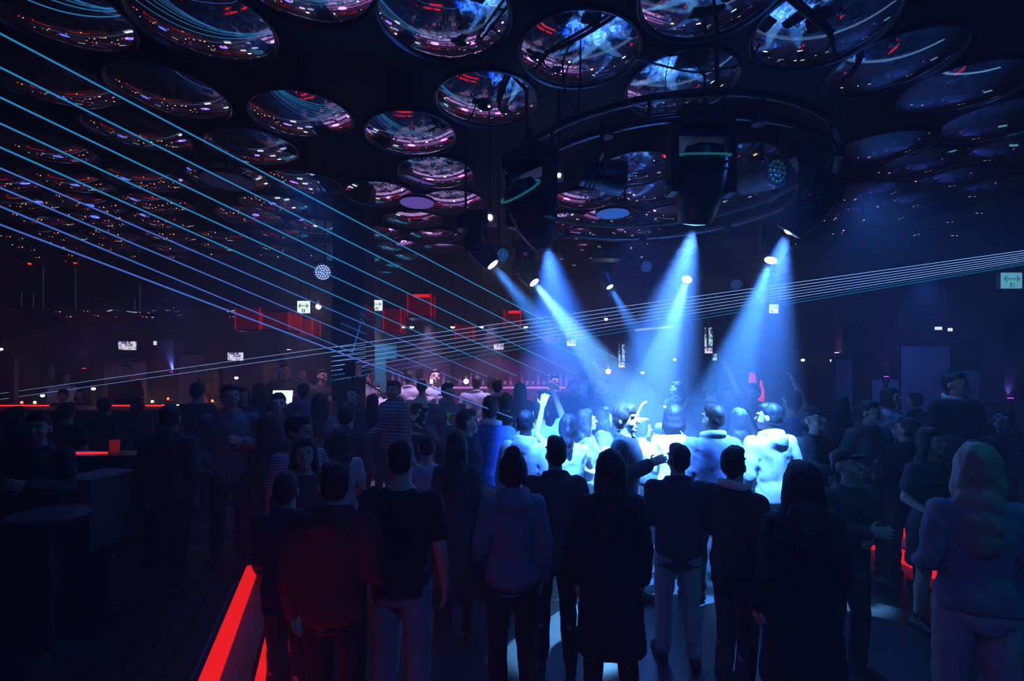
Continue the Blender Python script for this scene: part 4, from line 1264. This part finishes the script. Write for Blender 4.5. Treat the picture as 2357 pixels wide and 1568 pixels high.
N_P = [0]
collar_me = MB().loft([((math.cos(a) * .098, math.sin(a) * .086 + .012, 1.492 + .024 * math.sin(a)), (math.cos(a) * .020, math.sin(a) * .020, .008), (0, 0, .032)) for a in [2 * PI * k / 20 for k in range(20)]], 8, close=True).mesh('collar')
def person(px, top, d, fl, rz, pro, label, topm, botm, hairm=HB, skin=SK1, shoe=SHB, group=None, width=1.0, collar=False):
    z = CZ - (top - HY) / F * d
    s = (z - fl) / 1.765
    x = (px - HX) / F * d
    t = empty('person', label, 'person', (x, d, fl), math.radians(rz), group)
    if s < .78 or s > 1.2:
        print('STATURE', px, top, d, round(s * 1.75, 2), label)
    s = max(.78, min(1.2, s))
    t.scale = (s * width, s * width, s)
    role = {'skin': skin, 'hair': hairm, 'top': topm, 'bottom': botm, 'shoe': shoe, 'eye': EYE, 'dark': BK}
    for pt in PROTO[pro]:
        o = obj(pt[0], pt[1], None, t)
        if not pt[1].materials:
            pt[1].materials.append(None)
        o.material_slots[0].link = 'OBJECT'
        o.material_slots[0].material = role[pt[2]]
        if len(pt) > 3:
            o.location = pt[3]
    if collar:
        obj('collar', collar_me, WH, t)
    N_P[0] += 1
    return t

# px, head top, depth, floor, turn, figure, label, top, bottom ...
person(925, 1010, 2.75, 0, 172, 'tee_back', 'man in black t-shirt seen from behind, cropped hair, teal lit trousers, biggest left of centre', BK, TL_LIT)
person(1180, 1040, 2.95, 0, 190, 'woman_sweat', 'person in grey blue sweatshirt and black trousers, back turned, hair up in a bun', cloth('slate', (.13, .17, .26)), BK)
person(1405, 1035, 2.9, 0, 176, 'woman_coat', 'woman in a long black coat seen from behind, right of the grey blue sweatshirt', BK, BK)
person(1560, 1022, 3.45, 0, 172, 'jacket_man', 'person in dark jacket with pale lit trousers, left of the profile in a white collar', NV, OF)
person(1692, 1028, 3.05, 0, 118, 'jacket_man', 'young man in black jacket turned to the right, dark profile before the white hoodie', BK, DG, width=.95, collar=True)
person(1845, 1062, 2.6, 0, 185, 'woman_coat', 'big dark figure in black coat at lower right of centre, back turned', BK, BK, width=1.08)
person(1945, 1032, 3.3, 0, 12, 'cap_man', 'man with a dim teal lit face and dark cap, facing the camera', DG, BK)
person(2248, 1020, 2.45, 0, 160, 'woman_sweater', 'woman with long pale teal tinted hair and mauve grey sweater at the right edge', cloth('mauve grey', (.22, .20, .30)), OF, HL)
person(770, 1065, 2.52, 0, 182, 'hoodie_man', 'person in red lit dark jacket seen from behind, beside the red step lights', RD, BK)  # red step light put into the jacket colour
person(662, 1085, 2.85, 0, 176, 'jacket_man', 'person in dark navy jacket at the upper end of the red step light', NV, NV, width=.95)
person(700, 1008, 3.4, 0, 12, 'woman_tee', 'woman facing the camera between the bowl cut man and the white t-shirt', DG, NV)
person(690, 955, 3.9, 0, 62, 'bowl_tee', 'man with a bowl haircut in a fine striped t-shirt', ST2, DG)
person(782, 985, 4.3, 0, 205, 'woman_tee', 'long haired woman in a pale white t-shirt left of the black t-shirt man', OF, DG)
person(812, 890, 6.15, PF, -35, 'jacket_man', 'man in dark shirt turned left, in front of the mirrored pillar', NV, DG)
person(858, 908, 6.6, PF, 180, 'woman_coat', 'long haired woman in black, back turned, below the bartender in white', BK, BK)
person(905, 876, 6.1, PF, -42, 'hoodie_man', 'man with tan skin in a grey striped sweater looking to the left', ST, DG, skin=SK2, width=1.1)
person(972, 872, 7.4, PF, 180, 'vest_man', 'bartender in black waistcoat over white shirt, back turned', WH, BK)
gs = person(1030, 882, 6.25, PF, 14, 'hoodie_man', 'person in grey sweatshirt with green letter print, head bent', GY, DG)
person(866, 884, 8.3, PF, 8, 'jacket_man', 'bartender in white shirt facing the camera, left of the bar', WH, BK)
person(940, 852, 8.0, PF, 190, 'jacket_man', 'guest in pale shirt at the bar, left one of three', OF, DG)
person(968, 848, 8.5, PF, 160, 'tee_back', 'guest in white shirt at the bar, middle one of three', WH, DG)
person(1003, 850, 8.0, PF, 20, 'vest_man', 'guest in light blue shirt at the bar, right one of three, holding a glowing phone', LB, DG)
person(1096, 864, 7.9, PF, 184, 'jacket_man', 'man in light blue shirt seen from behind at the bar', LB, DG)
person(1146, 872, 7.3, PF, 150, 'jacket_man', 'man in dark suit with pale collar seen from behind by the bottles', BK, BK, collar=True)
person(1128, 868, 8.6, PF, 200, 'vest_man', 'man in white shirt left of the dark suit', WH, DG)
person(1197, 880, 7.0, PF, 190, 'woman_coat', 'dark haired woman in black with a pale neckline, right of the dark suit', BK, BK)
person(1277, 862, 8.2, PF, 5, 'jacket_man', 'man in dark suit with pale collar facing the camera beside the bar', BK, BK, collar=True)
person(1322, 874, 7.4, PF, 8, 'jacket_man', 'man in dark jacket facing the camera, standing in the blue haze', NV, DG)
person(1345, 848, 8.8, PF, 185, 'dance_man', 'person in white shirt raising an arm beyond the blue haze', WH, DG)
person(1368, 882, 6.85, PF, 12, 'woman_blouse', 'woman facing the camera in the haze, right of the man in dark jacket there', NV, DG)
person(1392, 866, 8.0, PF, -60, 'bowl_tee', 'person turned to the left in the haze below the white spark', NV, DG)
person(1450, 880, 7.4, PF, 176, 'jacket_man', 'dim person in the haze under the left upright screen', LB, DG)
person(1500, 884, 7.0, PF, 20, 'woman_tee', 'faint person deep in the haze, right of the left upright screen', GY, DG)
person(1560, 878, 7.6, PF, 200, 'hoodie_man', 'faint person deep in the haze between the two upright screens', NV, DG)
person(1130, 912, 5.0, 0, 165, 'jacket_man', 'man in a blue lit jacket, back turned, left end of the bright group', BL_LIT, DG, collar=True)
person(1075, 942, 4.55, 0, 75, 'hoodie_man', 'man with a blue lit face turned to the right, left of the bright group', NV, DG)
person(1052, 990, 3.75, 0, 178, 'woman_coat', 'tall dark long haired woman between the black t-shirt and the grey blue sweatshirt', DG, BK, width=.9)
person(982, 1000, 4.1, 0, 185, 'tee_back', 'person in a pale blue t-shirt behind the black t-shirt man', LB, DG)
person(1210, 945, 4.4, 0, 150, 'hoodie_man', 'man in a glaring white hooded top, leftmost of the brightly lit dancers', WH, DG)
person(1243, 922, 5.3, 0, 200, 'dance_man', 'dancer with raised arm behind the white hooded top', LB, DG)
person(1308, 953, 4.5, 0, 196, 'woman_crop', 'woman in a short white top with bare waist, lit brightly', WH, DG)
person(1278, 1005, 3.35, 0, 182, 'jacket_man', 'dark haired person in a charcoal jacket before the short white top', DG, BK, width=.92)
person(1352, 942, 5.1, 0, 88, 'woman_tee', 'dark haired woman in clear profile facing right', GY, DG)
person(1390, 938, 5.45, 0, 75, 'woman_blouse', 'dark haired woman facing right, just right of the clear profile', GY, DG)
person(1435, 932, 4.3, 0, 62, 'big_jacket', 'man with big lit hair in a dark jacket facing right, middle of the bright group', DG, DG, HD)
person(1478, 962, 5.35, 0, 120, 'woman_crop', 'dancer in a white top right of the big haired man', WH, DG)
person(1552, 930, 4.6, 0, 140, 'woman_blouse', 'woman with curly bob in a glowing white blouse looking right', WH, DG)
person(1520, 975, 5.0, 0, 190, 'dance_man', 'dancer with arms up in a light blue shirt below the glowing blouse', LB, DG)
person(1640, 932, 4.4, 0, 182, 'jacket_man', 'man in blue grey jacket with a white lit collar, back turned', cloth('steel blue', (.16, .20, .34)), DG, HD, collar=True)
person(1637, 868, 6.0, .15, 170, 'dance_man', 'tall blurred dancer with lit head behind the white collar man', NV, DG)
person(1680, 888, 6.35, PF, -52, 'jacket_man', 'smiling man with short hair turned left, lit cyan', NV, DG, HD)
person(1735, 886, 6.5, PF, -65, 'jacket_man', 'man in profile to the left, next to the red bottle', BK, DG)
person(1700, 940, 5.05, 0, 160, 'woman_tee', 'long haired woman in pale top between the white collar man and the white hoodie', WH, DG)
person(1772, 928, 4.4, 0, 192, 'hoodie_man', 'man in a white hooded sweatshirt, rightmost of the brightly lit dancers', WH, DG)
person(1822, 898, 5.4, 0, 200, 'dance_man', 'person with a purple blue lit sleeve right of the white hooded sweatshirt', BL_LIT, DG)
person(1868, 935, 4.7, 0, 20, 'cap_man', 'person in a dark cap, right of the white hooded sweatshirt', BK, BK)
person(1930, 908, 5.55, 0, 190, 'woman_coat', 'dim woman in dark coat below the narrow upright panel', DG, BK)
person(2000, 922, 5.1, 0, 8, 'hoodie_man', 'dim person in dark grey left of the woman on the right steps', DG, BK)
person(2050, 893, 5.9, PF, 5, 'woman_blouse', 'woman in a grey top on the red lit right steps, facing the camera', OF, BK)
person(2203, 858, 5.15, PF, 8, 'jacket_man', 'tall person in black jacket with white collar before the pale panels', BK, BK, width=1.1, collar=True)
person(2145, 985, 3.9, 0, 4, 'woman_tee', 'woman with a faintly lit face right of the teal lit man', DG, BK)
person(2105, 905, 6.4, PF, 170, 'jacket_man', 'dark person behind the tall one in the black jacket, in front of the tall panel', BK, BK)
person(2315, 940, 5.2, PF, 200, 'hoodie_man', 'dark person in a hooded top at the right edge under the blue purple uplight', DG, BK)
person(85, 952, 3.35, PF, 12, 'jacket_man', 'blurred dark person at the lower left behind the round table', DG, BK)
person(392, 932, 3.9, PF, 176, 'hoodie_man', 'dark person in grey top with black trousers, left of the red step lights', DG, BK, width=1.05)
person(530, 884, 4.5, PF, 30, 'jacket_man', 'person in grey jacket facing the camera, right of the one in grey top', GY, BK)
person(455, 880, 6.2, PF, 185, 'bowl_tee', 'person with dark round hair below the small yellow lamp', NV, BK)
person(42, 936, 4.9, PF, 160, 'woman_tee', 'dark haired person at the left edge behind the black low wall', BK, BK)
person(598, 880, 7.0, PF, 190, 'woman_coat', 'dark haired person with back turned in front of the laptop booth', BK, BK)
person(655, 836, 8.98, PF, 35, 'jacket_man', 'man in black jacket behind the laptop, looking right', BK, BK)
person(700, 846, 9.5, PF, -30, 'woman_tee', 'guest in mauve top standing right of the laptop man', PK, DG)
person(742, 850, 9.0, PF, 40, 'jacket_man', 'guest in dark shirt right of the mauve top', DG, DG)
person(288, 836, 9.2, PF, 5, 'tee_back', 'standing man in black t-shirt before the dim wide panel', BK, BK)
person(147, 853, 9.4, PF, 60, 'woman_blouse', 'woman in a bright white blouse behind the red ledge', WH, DG)
person(145, 897, 8.7, PF, 10, 'bowl_tee', 'person sitting at the red ledge, left one of two, head only', BK, BK)
person(184, 897, 8.95, PF, -8, 'woman_blouse', 'person sitting at the red ledge, right one of two, head only', BK, BK)
person(244, 916, 5.9, PF, 178, 'jacket_man', 'dark head just in front of the red ledge, right one', BK, BK)
person(155, 928, 5.3, PF, 184, 'bowl_tee', 'dark head just in front of the red ledge, left one', BK, BK)
person(318, 915, 6.6, PF, 190, 'woman_coat', 'dark head right of the red ledge, before the man in black t-shirt', DG, BK)
person(560, 892, 6.6, PF, 20, 'woman_tee', 'dim woman with lilac lit face between the round hair and the booth', NV, BK)
person(700, 882, 6.6, PF, 170, 'hoodie_man', 'dim person in mauve top below the laptop', PK, DG)
person(735, 905, 5.9, .15, 200, 'woman_tee', 'dim person in pale top left of the man before the pillar', GY, DG)
person(640, 905, 5.6, PF if False else 0, 10, 'jacket_man', 'dim person with reddish face below the glowing laptop', DG, DG)
person(620, 950, 4.6, 0, 188, 'woman_coat', 'dark person with back turned left of the bowl cut man', BK, BK)
person(800, 930, 5.0, 0, 165, 'jacket_man', 'dark person right below the man before the mirrored pillar', DG, DG)
person(1165, 905, 5.85, .15, 175, 'jacket_man', 'dark person behind the left end of the bright group, below the dark suit', BK, BK)
person(1250, 900, 6.3, PF, 185, 'hoodie_man', 'dark person in haze below the dark suited man by the bar', NV, BK)
person(2085, 960, 4.6, 0, 185, 'jacket_man', 'dark person just left of the woman with the faintly lit face', BK, BK)

# print on the grey sweatshirt: a green letter over a small blue panel
GL = mat('green print', (.05, .5, .2), .6, emit=(.02, .5, .2), strength=.35, nee=False)
BP = mat('blue print', (.08, .25, .6), .6, emit=(.03, .16, .5), strength=.35, nee=False)
pr = MB()
for x0, x1 in ((-.03, -.015), (-.015, 0), (0, .015), (.015, .03)):
    up_ = x0 in (-.03, 0)
    pr.tube((x0, 0, .03 if up_ else -.03), (x1, 0, -.03 if up_ else .03), .006, 6)
ptop = obj('chest_print', pr, GL, gs, loc=(0.01, -.160, 1.33))
tagp(ptop, 'green letter print')
bx = MB()
for k in range(4):
    bx.box((0, 0, -.02 * k), (.075 - .01 * (k % 2), .006, .014))
tagp(obj('chest_print', bx, BP, gs, loc=(.01, -.158, 1.26)), 'blue block print')

# things held and worn
def in_hand(px, py, d):
    return P(px, py, d)
tagp(obj('tumbler', tumb_me, mat('amber glass', (.5, .3, .1), .1), loc=P(1040, 975, 6.0)), 'tumbler in front of the grey sweatshirt with green letter', 'glass')
ph = obj('phone', MB().box((0, 0, 0), (.055, .012, .035)), mat('phone glow', (.5, .5, .5), .3, emit=(.9, .97, 1.0), strength=3.0, nee=False), loc=P(1394, 1033, 4.22))
tagp(ph, 'glowing phone at the shoulder of the big haired man, above the long black coat', 'phone')
ph = obj('phone', MB().box((0, 0, 0), (.045, .012, .07)), mat('phone glow', (.5, .5, .5), .3), loc=P(993, 878, 7.65))
tagp(ph, 'glowing phone held by the guest in light blue shirt', 'phone')
bg = empty('shoulder_bag', 'black bag hanging beside the person in grey blue sweatshirt', 'bag', P(1108, 1330, 3.0))
obj('pouch', MB().lathe([(.02, -.14), (.10, -.12), (.115, -.02), (.09, .09), (.02, .10)], 16, Matrix.Diagonal((1, .5, 1, 1))), BK, bg)
obj('strap', MB().path([(-.08, 0, .06), (-.06, .02, .28), (.02, .05, .50), (.06, .02, .28), (.08, 0, .06)], .008), BK, bg)
obj('buckle', MB().box((0, -.06, 0), (.03, .01, .02)), STEEL, bg)
